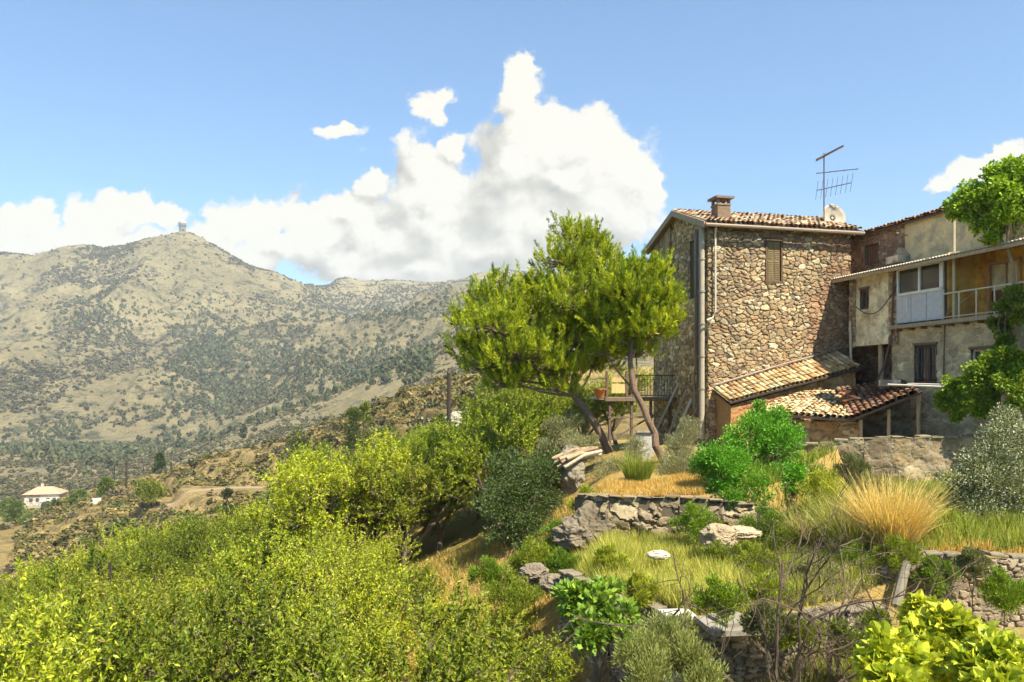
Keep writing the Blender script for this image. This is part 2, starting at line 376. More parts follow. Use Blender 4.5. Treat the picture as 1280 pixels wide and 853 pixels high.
def terr(name, ka, kb, mt, colf=None):
    j = np.where((kc >= ka - 1e-6) & (kc <= kb + 1e-6))[0]; j0, j1 = j[0], j[-1] + 1
    X = XG[:, j0:j1]; Y = DG[:, j0:j1]; Z = ZG[:, j0:j1]; n = j1 - j0
    idx = np.arange(NU * n).reshape(NU, n)
    f = np.stack([idx[:-1, :-1], idx[1:, :-1], idx[1:, 1:], idx[:-1, 1:]], -1).reshape(-1, 4)
    col = np.ones((NU * n, 3)) if colf is None else colf(X, Y, Z, TG[:, j0:j1]).reshape(-1, 3)
    b = MB(); b.add(np.stack([X, Y, Z], -1).reshape(-1, 3), f, col)
    o = b.build(name, mt, smooth=True); o['kind'] = 'structure'; return o
def c_ground(X, Y, Z, T):
    c = np.ones(X.shape + (3,)); n = fbm(X / 5, Y / 5, o=3, s=77)
    g = np.clip(.5 + n, 0, 1)[..., None]; return c * (1 - g) + g * np.array([.75, .95, .8])
terr('ground', 0, 7, M_ground, c_ground)
terr('hillside', 7, 12, M_hill)
terr('far_slope', 12, 15, M_slope)
terr('mountain', 15, 20.01, M_mount)
def gz(px, d):                                # ground height at a photo column and depth
    i = np.clip((px - us[0]) / (us[1] - us[0]), 0, NU - 1.001); a = int(i); t = i - a
    return (1 - t) * np.interp(d, DG[a], ZG[a]) + t * np.interp(d, DG[a + 1], ZG[a + 1])
def gxy(x, y): return gz(x / y * F + HX, y)
def G(px, d, dz=0): return np.array([(px - HX) / F * d, d, gz(px, d) + dz])

# dirt road along the hillside, cut as a thin sheet on the slope
def road():
    b = MB(); pts = []
    for px in np.linspace(190, 372, 90):
        d = 168 + 6 * math.sin(px / 40) + (px - 200) * -.03; pts.append((px, d))
    a = np.array([G(px, d - 1.2, 0.0) for px, d in pts]); c = np.array([G(px, d + 1.4, 0.0) for px, d in pts])
    z = np.maximum(a[:, 2], c[:, 2]) + .12; z = smooth(z, 9); a[:, 2] = z; c[:, 2] = z + .1
    s = a.copy(); s[:, 2] -= 1.5; n = len(a); v = np.vstack([a, c, s])
    f = [(i, i + 1, n + i + 1, n + i) for i in range(n - 1)] + [(i, 2 * n + i, 2 * n + i + 1, i + 1) for i in range(n - 1)]
    b.add(v, f, (.28, .20, .105)); o = b.build('dirt_road', M_concrete); o['kind'] = 'structure'
road()
def path():
    b = MB(); pts = [(2, 150), (4, 175), (8, 200), (6, 222), (20, 240)]
    q = np.array([(np.interp(t, range(5), [p[0] for p in pts]), np.interp(t, range(5), [p[1] for p in pts])) for t in np.linspace(0, 4, 50)])
    a = np.array([G(px, d, -.03) for px, d in q]); c = a + np.array([1.7, 0, 0]); n = len(a)
    b.add(np.vstack([a, c]), [(i, n + i, n + i + 1, i + 1) for i in range(n - 1)], (.42, .30, .13)); o = b.build('footpath', M_concrete); o['kind'] = 'structure'
path()

# ------------------------------------------------------------------ masonry
PAL_WARM = np.array([(.34,.24,.13),(.40,.30,.17),(.48,.39,.24),(.24,.15,.09),(.33,.19,.10),(.54,.47,.33),(.30,.23,.15),(.20,.14,.10),(.38,.25,.13),(.44,.33,.19)])
PAL_RED = np.array([(.31,.17,.10),(.25,.13,.085),(.36,.22,.13),(.19,.11,.085),(.42,.31,.2),(.29,.18,.12)])
PAL_GREY = np.array([(.30,.26,.19),(.24,.20,.15),(.36,.31,.23),(.18,.15,.11),(.42,.37,.28),(.26,.21,.13)])
def masonry(b, O, ex, ey, nrm, w, h, cw=.42, ch=.24, res=.045, seed=0, pal=PAL_WARM, pal2=None, p2=None, depth=.05, holes=(), mortar=(.16, .12, .075), top=None, amp=0.0):
    """relief sheet of rubble masonry; ex, ey unit vectors along the wall and up, nrm outwards"""
    O, ex, ey, nrm = [np.asarray(t, float) for t in (O, ex, ey, nrm)]
    nx, ny = max(3, int(w / res)), max(3, int(h / res))
    X, Y = np.meshgrid(np.linspace(0, w, nx), np.linspace(0, h, ny), indexing='ij')
    Yt = Y.copy()
    if top is not None: Yt = Y / h * top(X)
    wx = X + cw * .55 * fbm(X * 2.6, Yt * 2.6, o=4, s=seed + 1, g=.7) + cw * .5 * fbm(X * .9, Yt * .9, o=2, s=seed + 15); wy = Yt + ch * .6 * fbm(X * 2.4, Yt * 2.4, o=4, s=seed + 2, g=.7) + ch * .8 * fbm(X * .8, Yt * .8, o=2, s=seed + 16)
    gx = wx / cw; gy = wy / ch
    ix, iy = np.floor(gx).astype(int), np.floor(gy).astype(int)
    f1 = np.full(X.shape, 9.); f2 = np.full(X.shape, 9.); cid = np.zeros(X.shape)
    zero = np.zeros_like(ix)
    for a in (-1, 0, 1):
        for c in (-1, 0, 1):
            jx, jy = ix + a, iy + c
            cx = jx + .02 + .96 * hsh(jx, jy, zero, seed) + .25 * (jy % 2); cy = jy + .08 + .84 * hsh(jx, jy, zero, seed + 5)
            wt = .75 + .8 * hsh(jx, jy, zero, seed + 8)
            dd = (np.abs((gx - cx) * .92) ** 3.6 + np.abs(gy - cy) ** 3.6) ** (1 / 3.6) * wt
            new = dd < f1
            f2 = np.where(new, f1, np.minimum(f2, dd)); cid = np.where(new, hsh(jx, jy, zero, seed + 11), cid); f1 = np.where(new, dd, f1)
    e = np.clip((f2 - f1) / .26, 0, 1); e = e * e * (3 - 2 * e)
    big = fbm(X * .35, Yt * .35, o=3, s=seed + 9)
    hgt = depth * e * (.55 + .6 * ((cid * 7.3) % 1)) + .03 * fbm(X * 7, Yt * 7, o=4, s=seed + 4, g=.7) + amp * fbm(X * .8, Yt * 1.1, o=3, s=seed + 6)
    k = np.minimum((cid * len(pal)).astype(int), len(pal) - 1); col = pal[k]
    if pal2 is not None:
        k2 = np.minimum((cid * len(pal2)).astype(int), len(pal2) - 1)
        q = (p2(X, Yt) + .5 * big > .5)[..., None]; col = np.where(q, pal2[k2], col)
    col = col * .68 + pal.mean(0) * .32
    col = col * (.78 + .44 * ((cid * 31.7) % 1))[..., None] * (1 + .4 * big)[..., None] * (1 + .22 * fbm(X * 5, Yt * 5, o=3, s=seed + 20))[..., None]
    mt = (np.clip(e * 1.6 - .15, 0, 1))[..., None]; col = col * mt + np.array(mortar) * (1 + .3 * big)[..., None] * (1 - mt)
    pos = O + X[..., None] * ex + Yt[..., None] * ey + (hgt - depth)[..., None] * nrm
    idx = np.arange(nx * ny).reshape(nx, ny)
    f = np.stack([idx[:-1, :-1], idx[1:, :-1], idx[1:, 1:], idx[:-1, 1:]], -1)
    keep = np.ones(f.shape[:2], bool); xm = (X[:-1, :-1] + X[1:, 1:]) / 2; ym = (Yt[:-1, :-1] + Yt[1:, 1:]) / 2
    for (x0, x1, y0, y1) in holes: keep &= ~((xm > x0) & (xm < x1) & (ym > y0) & (ym < y1))
    b.add(pos.reshape(-1, 3), f[keep], np.clip(col, .02, .9).reshape(-1, 3))
UP = np.array([0, 0, 1.])
def reveal(b, O, ex, nrm, x0, x1, y0, y1, dep=.3, col=(.2, .14, .09)):
    """the four inner sides of an opening"""
    O, ex, nrm = [np.asarray(t, float) for t in (O, ex, nrm)]
    c = [O + ex * x + UP * y for x, y in ((x0, y0), (x1, y0), (x1, y1), (x0, y1))]
    v = c + [q - nrm * dep for q in c]
    b.add(v, [(i, (i + 1) % 4, 4 + (i + 1) % 4, 4 + i) for i in range(4)], col)
def rect(b, O, ex, nrm, x0, x1, y0, y1, th=.04, off=0, col=None):
    """thin slab in a wall plane"""
    O, ex, nrm = [np.asarray(t, float) for t in (O, ex, nrm)]
    b.box(O + ex * (x0 + x1) / 2 + UP * (y0 + y1) / 2 + nrm * (off + th / 2), ex * (x1 - x0) / 2, nrm * th / 2, UP * (y1 - y0) / 2, col)

TC = np.array([(.52,.36,.20),(.44,.27,.14),(.60,.47,.30),(.36,.20,.11),(.50,.42,.30),(.40,.30,.20)])
def tile_roof(name, A, B, C, D, parent=None, tw=.2, tl=.34, seed=0, tint=(1, 1, 1), under=(.10, .07, .05), debris=0):
    """barrel tiles over a quad: A-B eave, D-C ridge side"""
    r = np.random.default_rng(seed); A, B, C, D = [np.asarray(t, float) for t in (A, B, C, D)]
    nrm = np.cross(B - A, D - A); nrm /= np.linalg.norm(nrm); nrm *= np.sign(nrm[2])
    wn = max(2, int(np.linalg.norm(B - A) / tw)); ln = max(2, int(np.linalg.norm(D - A) / tl))
    b = MB()
    def Q(s, t): return (A * (1 - s) + B * s) * (1 - t) + (D * (1 - s) + C * s) * t
    for i in range(wn):
        for j in range(ln):
            s = (i + .5) / wn; t0 = j / ln; t1 = (j + 1.25) / ln
            p0 = Q(s, t0) + r.normal(0, .012, 3); p1 = Q(s, min(t1, 1.03)) + r.normal(0, .01, 3)
            ax = Q((i + 1) / wn, t0) - Q(i / wn, t0); hw = ax * .5; al = r.normal(0, .05)
            rad = np.linalg.norm(hw)
            c = TC[r.integers(len(TC))] * r.uniform(.7, 1.15) * np.array(tint)
            vs = []
            for (p, lift, rr) in ((p0, .055, 1.0), (p1, .015, .8)):
                for an in np.linspace(0, np.pi, 6):
                    vs.append(p - hw * math.cos(an) * 1.0 * rr + nrm * (math.sin(an) * rad * .75 + lift) + (p1 - p0) * 0 + ax * al)
            b.add(vs, [(k, k + 1, k + 7, k + 6) for k in range(5)], c)
            # channel tile between
            q0 = Q(i / wn, t0); q1 = Q(i / wn, min(t1, 1))
            b.add([q0 - hw * .55 + nrm * .03, q0 + nrm * .0, q0 + hw * .55 + nrm * .03, q1 - hw * .5 + nrm * .0, q1 - nrm * .02, q1 + hw * .5 + nrm * .0],
                  [(0, 1, 4, 3), (1, 2, 5, 4)], c * .8)
    b.add([A - nrm * .02, B - nrm * .02, C - nrm * .02, D - nrm * .02, A - nrm * .1, B - nrm * .1, C - nrm * .1, D - nrm * .1],
          [(0, 1, 2, 3), (4, 7, 6, 5), (0, 4, 5, 1), (1, 5, 6, 2), (2, 6, 7, 3), (3, 7, 4, 0)], under)
    o = b.build(name, M_tile)
    if parent is not None: reloc(o, parent)
    return o

# ------------------------------------------------------------------ main stone house
C0 = np.array([7.84, 32.0, 0]); EB = np.array([.9746, .2240, 0]); EA = np.array([-.2240, .9746, 0])
def H(b_, a_, z): return C0 + EB * b_ + EA * a_ + UP * z
W, DEP, ZB, ZE, ZR, AR = 6.5, 5.5, -2.8, 6.75, 7.74, 2.75
house = thing('stone_house', 'tall rubble stone house with tiled gable roof and one brown shuttered window, behind the pines', 'house', H(0, 0, ZB))
b = MB()
O = H(0, 0, ZB)
wb0, wb1, wz0, wz1 = 2.55, 3.32, 4.5, 6.25
masonry(b, O, EB, UP, -EA, W, ZE - ZB, seed=3, holes=[(wb0, wb1, wz0 - ZB, wz1 - ZB)], pal=PAL_WARM * np.array([.86, .86, .80]), pal2=PAL_RED * np.array([.95, .88, .75]), p2=lambda X, Y: (X - 3.2) / 3.5, cw=.27, ch=.17, res=.032, mortar=(.15, .115, .075), depth=.065)
reveal(b, O, EB, -EA, wb0, wb1, wz0 - ZB, wz1 - ZB, .25)
# gable side (faces left); the far top bay is a timber loggia
Og = H(0, DEP, ZB)
gtop = lambda X: (ZE - ZB) + (ZR - ZE) * (1 - np.abs((DEP - X) - AR) / AR)
g0, g1, gh0, gh1 = DEP - 1.65, DEP - 1.0, 3.9, 6.3
masonry(b, Og, -EA, UP, -EB, DEP, ZE - ZB + .001, seed=13, top=gtop, cw=.3, ch=.22, pal=PAL_WARM * np.array([1.4, 1.38, 1.15]),  # stone colours lifted here to offset the shade on the gable
        holes=[(g0, g1, gh0 - ZB, gh1 - ZB), (-.1, 2.0, 3.6 - ZB, 99)], mortar=(.15, .11, .07))
reveal(b, Og, -EA, -EB, g0, g1, gh0 - ZB, gh1 - ZB, .25)
# right side and back, simple solid walls inside
for (p, q) in (((W, 0), (W, DEP)), ((W, DEP), (0, DEP))):
    a1 = H(p[0], p[1], ZB); a2 = H(q[0], q[1], ZB); e = a2 - a1; l = np.linalg.norm(e); e /= l
    masonry(b, a1, e, UP, np.cross(e, UP), l, ZE - ZB, seed=23, res=.12)
b.add([H(W, 0, ZE), H(W, DEP, ZE), H(W, AR, ZR)], [(0, 1, 2)], (.25, .17, .1))
reloc(b.build('wall', M_stone), house)
ov = .32
dzf = (ZR - ZE) / AR
rf = tile_roof('roof', H(-.25, -ov, ZE - ov * dzf + .08), H(W + .3, -ov, ZE - ov * dzf + .08), H(W + .3, AR, ZR + .08), H(-.25, AR, ZR + .08), house, seed=1, tw=.21, tl=.36)
tile_roof('roof', H(W + .3, DEP + .5, ZE - .5 * dzf + .08), H(-.25, DEP + .5, ZE - .5 * dzf + .08), H(-.25, AR, ZR + .08), H(W + .3, AR, ZR + .08), house, seed=2, tw=.21, tl=.36)
b = MB()      # barge boards on the gable
for (a0, z0, a1, z1) in ((-ov, ZE - ov * dzf, AR, ZR), (AR, ZR, DEP + .5, ZE - .5 * dzf)):
    p, q = H(-.3, a0, z0 - .02), H(-.3, a1, z1 - .02); e = (q - p) / 2
    b.box((p + q) / 2, e, EB * .03, UP * .13, (.36, .27, .17))
    p, q = H(-.14, a0, z0 - .06), H(-.14, a1, z1 - .06); e = (q - p) / 2
    b.box((p + q) / 2, e, EB * .12, UP * .02, (.28, .2, .12))
reloc(b.build('barge_board', M_wood), house)
b = MB(); b.tube([H(-.3, -ov - .06, ZE - .14), H(W + .35, -ov - .06, ZE - .18)], .075, 8, (.24, .18, .12))
for t in np.arange(.2, W, .9): b.tube([H(t, -ov - .06, ZE - .24), H(t, -ov + .02, ZE - .04)], .02, 4, (.3, .24, .18))
reloc(b.build('gutter', M_metal), house)
b = MB(); b.tube([H(.18, -ov, ZE - .22), H(.26, -.12, ZE - .5), H(.26, -.12, 3.2), H(.14, -.12, 2.95), H(-.12, -.14, 2.85)], .04, 7, (.55, .48, .36))
reloc(b.build('rain_pipe', M_metal), house)
b = MB(); b.tube([H(-.16, .22, ZE + .02), H(-.16, .22, -1.9)], .115, 10, (.36, .31, .23))
for z in np.arange(-1.2, 6.6, 1.3): b.tube([H(-.16, .22, z), H(-.16, .22, z + .07)], .142, 10, (.30, .25, .2))
reloc(b.build('drainpipe', M_metal), house)
b = MB(); b.tube([H(-.08, .95, 6.7), H(-.08, .95, 1.0), H(-.08, 1.1, .8), H(-.08, 1.0, -1.8)], .045, 7, (.30, .24, .17))
reloc(b.build('rain_pipe', M_metal), house)
b = MB()      # timber corner strip beside the drainpipe
b.box(H(-.06, .66, 2.4), EA * .12, EB * .05, UP * 4.2, (.12, .08, .055))
reloc(b.build('timber_strip', M_wood), house)
# chimney
b = MB(); cx_, ca_ = .95, .75
b.box(H(cx_, ca_, 7.25), EB * .28, EA * .28, UP * .42, (.20, .13, .085))
for sx in (-1, 1):
    for sy in (-1, 1): b.box(H(cx_ + sx * .23, ca_ + sy * .23, 7.78), EB * .05, EA * .05, UP * .12, (.2, .13, .09))
b.box(H(cx_, ca_, 7.94), EB * .4, EA * .4, UP * .045, (.2, .14, .1)); b.box(H(cx_, ca_, 7.66), EB * .31, EA * .31, UP * .03, (.24, .17, .11))
ch = b.build('chimney', M_stone); ch.parent = rf
# facade shutter window
win = MB()
fr_c = (.12, .07, .04)
for (x0, x1, y0, y1) in ((wb0, wb0 + .07, wz0, wz1), (wb1 - .07, wb1, wz0, wz1), (wb0, wb1, wz1 - .08, wz1 + .04), (wb0 - .03, wb1 + .03, wz0 - .06, wz0 + .03)):
    rect(win, H(0, 0, 0), EB, -EA, x0, x1, y0, y1, .08, -.06, fr_c)
rect(win, H(0, 0, 0), EB, -EA, wb0 - .15, wb1 + .15, wz1 + .05, wz1 + .17, .06, -.03, (.20, .13, .08))
wo = reloc(win.build('window', M_wood), house)
for s in (0, 1):
    sh = MB(); x0 = wb0 + .08 + s * .31; x1 = x0 + .30
    rect(sh, H(0, 0, 0), EB, -EA, x0, x1, wz0 + .04, wz1 - .09, .03, -.08, (.17, .12, .055))
    for y in np.arange(wz0 + .12, wz1 - .2, .075):
        if abs(y - (wz0 + wz1) / 2) < .06: continue
        rect(sh, H(0, 0, 0), EB, -EA, x0 + .05, x1 - .05, y, y + .045, .018, -.05, (.23, .17, .08))
    o = sh.build('shutter', M_wood); o.parent = wo
# tall dark green shutter on the gable
win = MB(); rect(win, Og, -EA, -EB, g0, g1, gh0 - ZB, gh1 - ZB, .05, -.14, (.09, .09, .05))
for y in np.arange(gh0 - ZB + .1, gh1 - ZB - .1, .11): rect(win, Og, -EA, -EB, g0 + .06, g1 - .06, y, y + .06, .02, -.09, (.14, .13, .07))
rect(win, Og, -EA, -EB, (g0 + g1) / 2 - .03, (g0 + g1) / 2 + .03, gh0 - ZB, gh1 - ZB, .03, -.08, (.10, .08, .04))
tag(reloc(win.build('shutter', M_wood), house), 'tall dark green shutter on the gable side', None)
# loggia at the far top corner
lg = MB()
lg.box(H(.4, DEP - 1.0, 4.95), EA * 1.0, EB * .03, UP * 1.4, (.10, .075, .05))
for a0 in (DEP - .06, DEP - .98, DEP - 1.98): lg.box(H(-.06, a0, 5.1), EA * .07, EB * .07, UP * 1.5, (.30, .15, .08))
z = 3.65; lg.box(H(-.05, DEP - 1, z), EA * 1.05, EB * .09, UP * .07, (.28, .16, .09))
lg.box(H(-.05, DEP - 1, 5.62), EA * 1.0, EB * .06, UP * .05, (.34, .24, .13))
for a0 in np.arange(DEP - 1.9, DEP - .05, .19):
    top = ZE + (ZR - ZE) * (1 - abs(a0 - AR) / AR) - .12
    lg.box(H(-.04, a0, (5.66 + top) / 2), EA * .085, EB * .02, UP * (top - 5.66) / 2, np.array((.34, .24, .13)) * rng.uniform(.7, 1.2))
for a0 in np.arange(DEP - 1.9, DEP - .05, .185): lg.box(H(-.05, a0, 3.98), EA * .09, EB * .02, UP * .3, np.array((.33, .23, .13)) * rng.uniform(.7, 1.2))
lgo = reloc(lg.build('loggia', M_wood), house)
g = MB(); g.box(H(-.03, DEP - 1, 4.95), EA * .95, EB * .01, UP * .64, (.1, .1, .1)); o = g.build('glass', M_glass); o.parent = lgo
g = MB()
for a0 in np.linspace(DEP - 1.9, DEP - .1, 6): g.box(H(-.075, a0, 4.95), EA * .035, EB * .02, UP * .66, (.62, .58, .48))
for z in (4.31, 5.58): g.box(H(-.075, DEP - 1, z), EA * .93, EB * .022, UP * .035, (.62, .58, .48))
o = g.build('window_frame', M_metal); o.parent = lgo

# antenna, dish
def at(b_, a_, z): return H(b_, a_, z)
Y0 = P(1030, 266, 34.4)
ant = thing('tv_antenna', 'tall mast with tv aerials of thin rods above the stone house roof', 'antenna', Y0)
b = MB(); b.tube([Y0 - UP * .5, Y0 + UP * 2.55], .028, 6, (.10, .09, .10)); reloc(b.build('mast', M_metal), ant)
def yagi(z, dirv, L, n, el, name, tilt=0, back=.3, vert=False, col=(.09, .09, .11)):
    b = MB(); dirv = np.array(dirv, float); dirv /= np.linalg.norm(dirv); c = Y0 + UP * z
    b.tube([c - dirv * back, c + dirv * L], .02, 5, col)
    side = np.cross(dirv, UP); side /= np.linalg.norm(side)
    if vert: side = side * .55 + UP * .8
    for t in np.linspace(-back, L, n): b.tube([c + dirv * t - side * el, c + dirv * t + side * el], .008, 4, col)
    reloc(b.build(name, M_metal), ant)
yagi(1.72, (1, -.3, .04), 1.35, 4, .22, 'aerial')
yagi(1.02, (1, -.15, .2), 1.15, 8, .42, 'aerial', vert=True)
yagi(2.42, (.85, -.3, .42), .85, 22, .2, 'aerial', back=.35, col=(.16, .11, .08))
b = MB(); c = Y0 + UP * 2.44; b.tube([c - np.array([.3, -.1, .15]), c + np.array([.72, -.25, .36])], [.05, .035], 6, (.09, .07, .05)); reloc(b.build('aerial_boom', M_metal), ant)
b = MB(); c = Y0 + UP * 2.25
for s in np.linspace(-.3, .3, 9): b.tube([c + np.array([-.28, s, .0]), c + np.array([-.02, s * .7, .24])], .009, 4, (.2, .14, .1))
reloc(b.build('reflector', M_metal), ant)
dc = P(1043, 271, 34.6)
dish = thing('satellite_dish', 'beige round satellite dish at the right end of the stone house roof', 'satellite dish', dc - UP * .5)
b = MB(); nrm = np.array([.2, -.96, .25]); nrm /= np.linalg.norm(nrm); ex = np.cross(nrm, UP); ex /= np.linalg.norm(ex); ey = np.cross(ex, nrm)
vs = [dc - nrm * .16]; nr = 5; na = 28
for i in range(1, nr + 1):
    r_ = .56 * i / nr
    for k in range(na): vs.append(dc + (ex * math.cos(k / na * 6.2832) + ey * math.sin(k / na * 6.2832) * 1.06) * r_ - nrm * (.16 - .5 * r_ * r_))
fs = [(0, 1 + k, 1 + (k + 1) % na, 1 + (k + 1) % na) for k in range(na)] + [(1 + i * na + k, 1 + i * na + (k + 1) % na, 1 + (i + 1) * na + (k + 1) % na, 1 + (i + 1) * na + k) for i in range(nr - 1) for k in range(na)]
b.add(vs, fs, (.33, .29, .22)); bo = b.build('reflector_dish', M_metal, smooth=True); md = bo.modifiers.new('s', 'SOLIDIFY'); md.thickness = .02; reloc(bo, dish)
b = MB(); b.tube([dc - UP * 1.0 - nrm * .2, dc - nrm * .2], .03, 6, (.2, .18, .16)); reloc(b.build('arm', M_metal), dish)

# ------------------------------------------------------------------ lean-to and shed in front of the stone house
lean = thing('lean_to', 'low lean-to with a sloping pale tiled roof against the stone house facade', 'outbuilding', H(3, -.7, -2))
tile_roof('roof', H(.25, -1.35, -.38), H(5.9, -1.5, .98), H(5.9, -.02, 1.62), H(.25, -.02, .12), lean, seed=5, tw=.2, tl=.3, tint=(1.05, 1.08, .9))
b = MB(); masonry(b, H(.35, -1.2, -2.3), EB, UP, -EA, 5.5, 3.0, seed=31, top=lambda X: 1.75 + X / 5.5 * 1.38, res=.06, pal=PAL_WARM * np.array([1.15, .85, .6]), mortar=(.36, .19, .07), depth=.03)
b.add([H(.36, -1.2, -2.3), H(.36, 0, -2.3), H(.36, 0, -.1), H(.36, -1.2, -.55)], [(0, 1, 2, 3)], (.34, .2, .09))
reloc(b.build('wall', M_stone), lean)
b = MB(); b.tube([H(.3, .0, .28) - EA * .08, H(3.2, 0, 1.1) - EA * .08, H(5.0, 0, 1.55) - EA * .08, H(5.9, 0, 2.0) - EA * .08], .04, 6, (.24, .17, .13)); reloc(b.build('pipe', M_metal), lean)

shed = thing('shed', 'low open-fronted stone shed with old sagging clay tile roofs above the grey wall', 'shed', P(1060, 545, 28.5))
tile_roof('roof', P(938, 515, 28.6), P(1062, 524, 27.4), P(1080, 489, 30.3), P(1000, 491, 31.3), shed, seed=6, tw=.2, tl=.3, tint=(1.05, 1.08, .92))
tile_roof('roof', P(1062, 524, 27.38), P(1152, 489, 26.2), P(1128, 476, 29.6), P(1045, 487, 30.6), shed, seed=7, tw=.2, tl=.3, tint=(.55, .42, .38))
b = MB()
o1 = P(1012, 531, 28.3); o1[2] = -2.3; ex = P(1074, 528, 27.6) - o1; ex[2] = 0; l = np.linalg.norm(ex); ex /= l
masonry(b, o1, ex, UP, np.cross(ex, UP), l, 1.25, seed=37, res=.05, pal=PAL_WARM * np.array([1.1, 1.0, .75]))
o2 = o1.copy(); e2 = P(945, 520, 29.2) - o2; e2[2] = 0; l2 = np.linalg.norm(e2); e2 /= l2
masonry(b, o2 + e2 * l2, -e2, UP, np.cross(-e2, UP), l2, 1.3, seed=38, res=.06)
o3 = P(1138, 500, 28.9); o3[2] = -2.3; e3 = P(1070, 500, 30.0) - o3; e3[2] = 0; l3 = np.linalg.norm(e3); e3 /= l3
masonry(b, o3 + e3 * l3, -e3, UP, np.cross(-e3, UP), l3, 2.2, seed=39, res=.08, pal=PAL_GREY * .8)
reloc(b.build('wall', M_stone), shed)
for (u, dd, t) in ((1076, 27.5, 525), (1111, 27.2, 512), (1148, 26.5, 494)):
    b = MB(); p = P(u, t, dd); q = p.copy(); q[2] = -1.9; b.tube([q, p], .06, 7, (.38, .28, .17)); reloc(b.build('post', M_wood), shed)
b = MB(); p = P(1110, 481, 27.3); b.tube([p, P(1182, 484, 25.8)], .035, 6, (.62, .57, .45)); b.tube([P(1134, 480, 26.9), P(1180, 481, 25.9)], .03, 6, (.5, .45, .36))
tag(reloc(b.build('pipe', M_metal), shed), None, None)
b = MB(); b.box(P(1112, 479, 27.9), (.3, -.05, 0), (.03, .2, 0), (0, 0, .11), (.5, .46, .36)); tag(b.build('water_trough', M_concrete), 'small pale concrete block lying on the dark shed roof', 'trough')
# fallen tiles lying on the shed roof
b = MB()
for k, (u, v_) in enumerate(((1050, 498), (1056, 494), (1069, 500), (1061, 503))):
    p = P(u, v_, 28.6); an = rng.uniform(0, 3); e_ = np.array([math.cos(an), math.sin(an), .2]); s_ = np.array([-e_[1], e_[0], .1])
    b.box(p + UP * .1, e_ * .2, s_ * .1, UP * .025, (.55, .22, .08) if k % 2 else (.6, .36, .2))
reloc(b.build('loose_tile', M_tile), shed)

# ------------------------------------------------------------------ right house
K0 = np.array([13.95, 33.0, 0]); ES = np.array([.2600, -.9656, 0]); EN = np.array([-.9656, -.2600, 0])   # along the facade towards the viewer; outwards
def Q(s, n, z): return K0 + ES * s + EN * n + UP * z
hs = thing('balcony_house', 'old plastered house with balcony, white framed window and corrugated eave at the right edge', 'house', Q(5, 0, -1.9))
SL = 12.0
PALP = np.array([(.82,.74,.48),(.78,.68,.42),(.82,.76,.54),(.72,.64,.4),(.82,.74,.48)])
b = MB()
sw = (.62, 1.12, 3.35 - 1.85, 4.15 - 1.85)
masonry(b, Q(-.02, 0, 1.85), ES, UP, EN, 2.7, 2.95, seed=51, cw=.8, ch=.5, pal=PALP, mortar=(.74, .66, .42), depth=.012, res=.05, holes=[sw], amp=.03)
reveal(b, Q(-.02, 0, 1.85), ES, EN, *sw, .22)
lw = [(3.55, 4.62, .3 + 1.9, 1.72 + 1.9), (6.1, 7.0, .75 + 1.9, 1.45 + 1.9)]
masonry(b, Q(2.35, 0, -1.9), ES, UP, EN, SL - 2.35, 4.3, seed=52, cw=.4, ch=.28, pal=PAL_GREY * np.array([2.0, 1.88, 1.5]), mortar=(.62, .54, .36), depth=.035, res=.045,
        holes=[(x0 - 2.35, x1 - 2.35, y0, y1) for (x0, x1, y0, y1) in lw], amp=.04)
for q in lw: reveal(b, Q(2.35, 0, -1.9), ES, EN, q[0] - 2.35, q[1] - 2.35, q[2], q[3], .3)
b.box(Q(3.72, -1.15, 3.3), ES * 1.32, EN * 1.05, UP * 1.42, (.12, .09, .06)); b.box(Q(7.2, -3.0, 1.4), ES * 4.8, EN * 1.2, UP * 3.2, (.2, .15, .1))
# end wall of left bay, undercroft inner walls, coloured dark for the shade in there
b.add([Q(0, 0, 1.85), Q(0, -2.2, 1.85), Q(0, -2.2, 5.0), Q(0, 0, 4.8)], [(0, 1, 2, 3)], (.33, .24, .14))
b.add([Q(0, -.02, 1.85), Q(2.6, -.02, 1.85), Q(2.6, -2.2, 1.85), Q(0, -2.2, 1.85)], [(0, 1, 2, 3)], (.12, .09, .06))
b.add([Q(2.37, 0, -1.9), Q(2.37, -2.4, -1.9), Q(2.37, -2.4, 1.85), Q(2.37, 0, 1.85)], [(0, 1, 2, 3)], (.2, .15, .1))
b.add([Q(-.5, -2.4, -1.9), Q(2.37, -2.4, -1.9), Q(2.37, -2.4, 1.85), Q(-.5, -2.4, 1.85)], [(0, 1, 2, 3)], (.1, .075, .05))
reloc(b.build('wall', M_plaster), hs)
b = MB()    # broken stone edge strips of the left bay (rubble quoins)
masonry(b, Q(-.03, .0, 1.8), ES, UP, EN, .4, 2.9, seed=57, cw=.3, ch=.22, pal=PAL_WARM, depth=.03, res=.04)
for v_ in b.v: v_ += EN * .045
reloc(b.build('quoin', M_stone), hs)
b = MB()
masonry(b, Q(2.25, .0, 1.8), ES, UP, EN, .5, 2.95, seed=58, cw=.3, ch=.22, pal=PAL_WARM, depth=.03, res=.04)
for v_ in b.v: v_ += EN * .045
reloc(b.build('quoin', M_stone), hs)
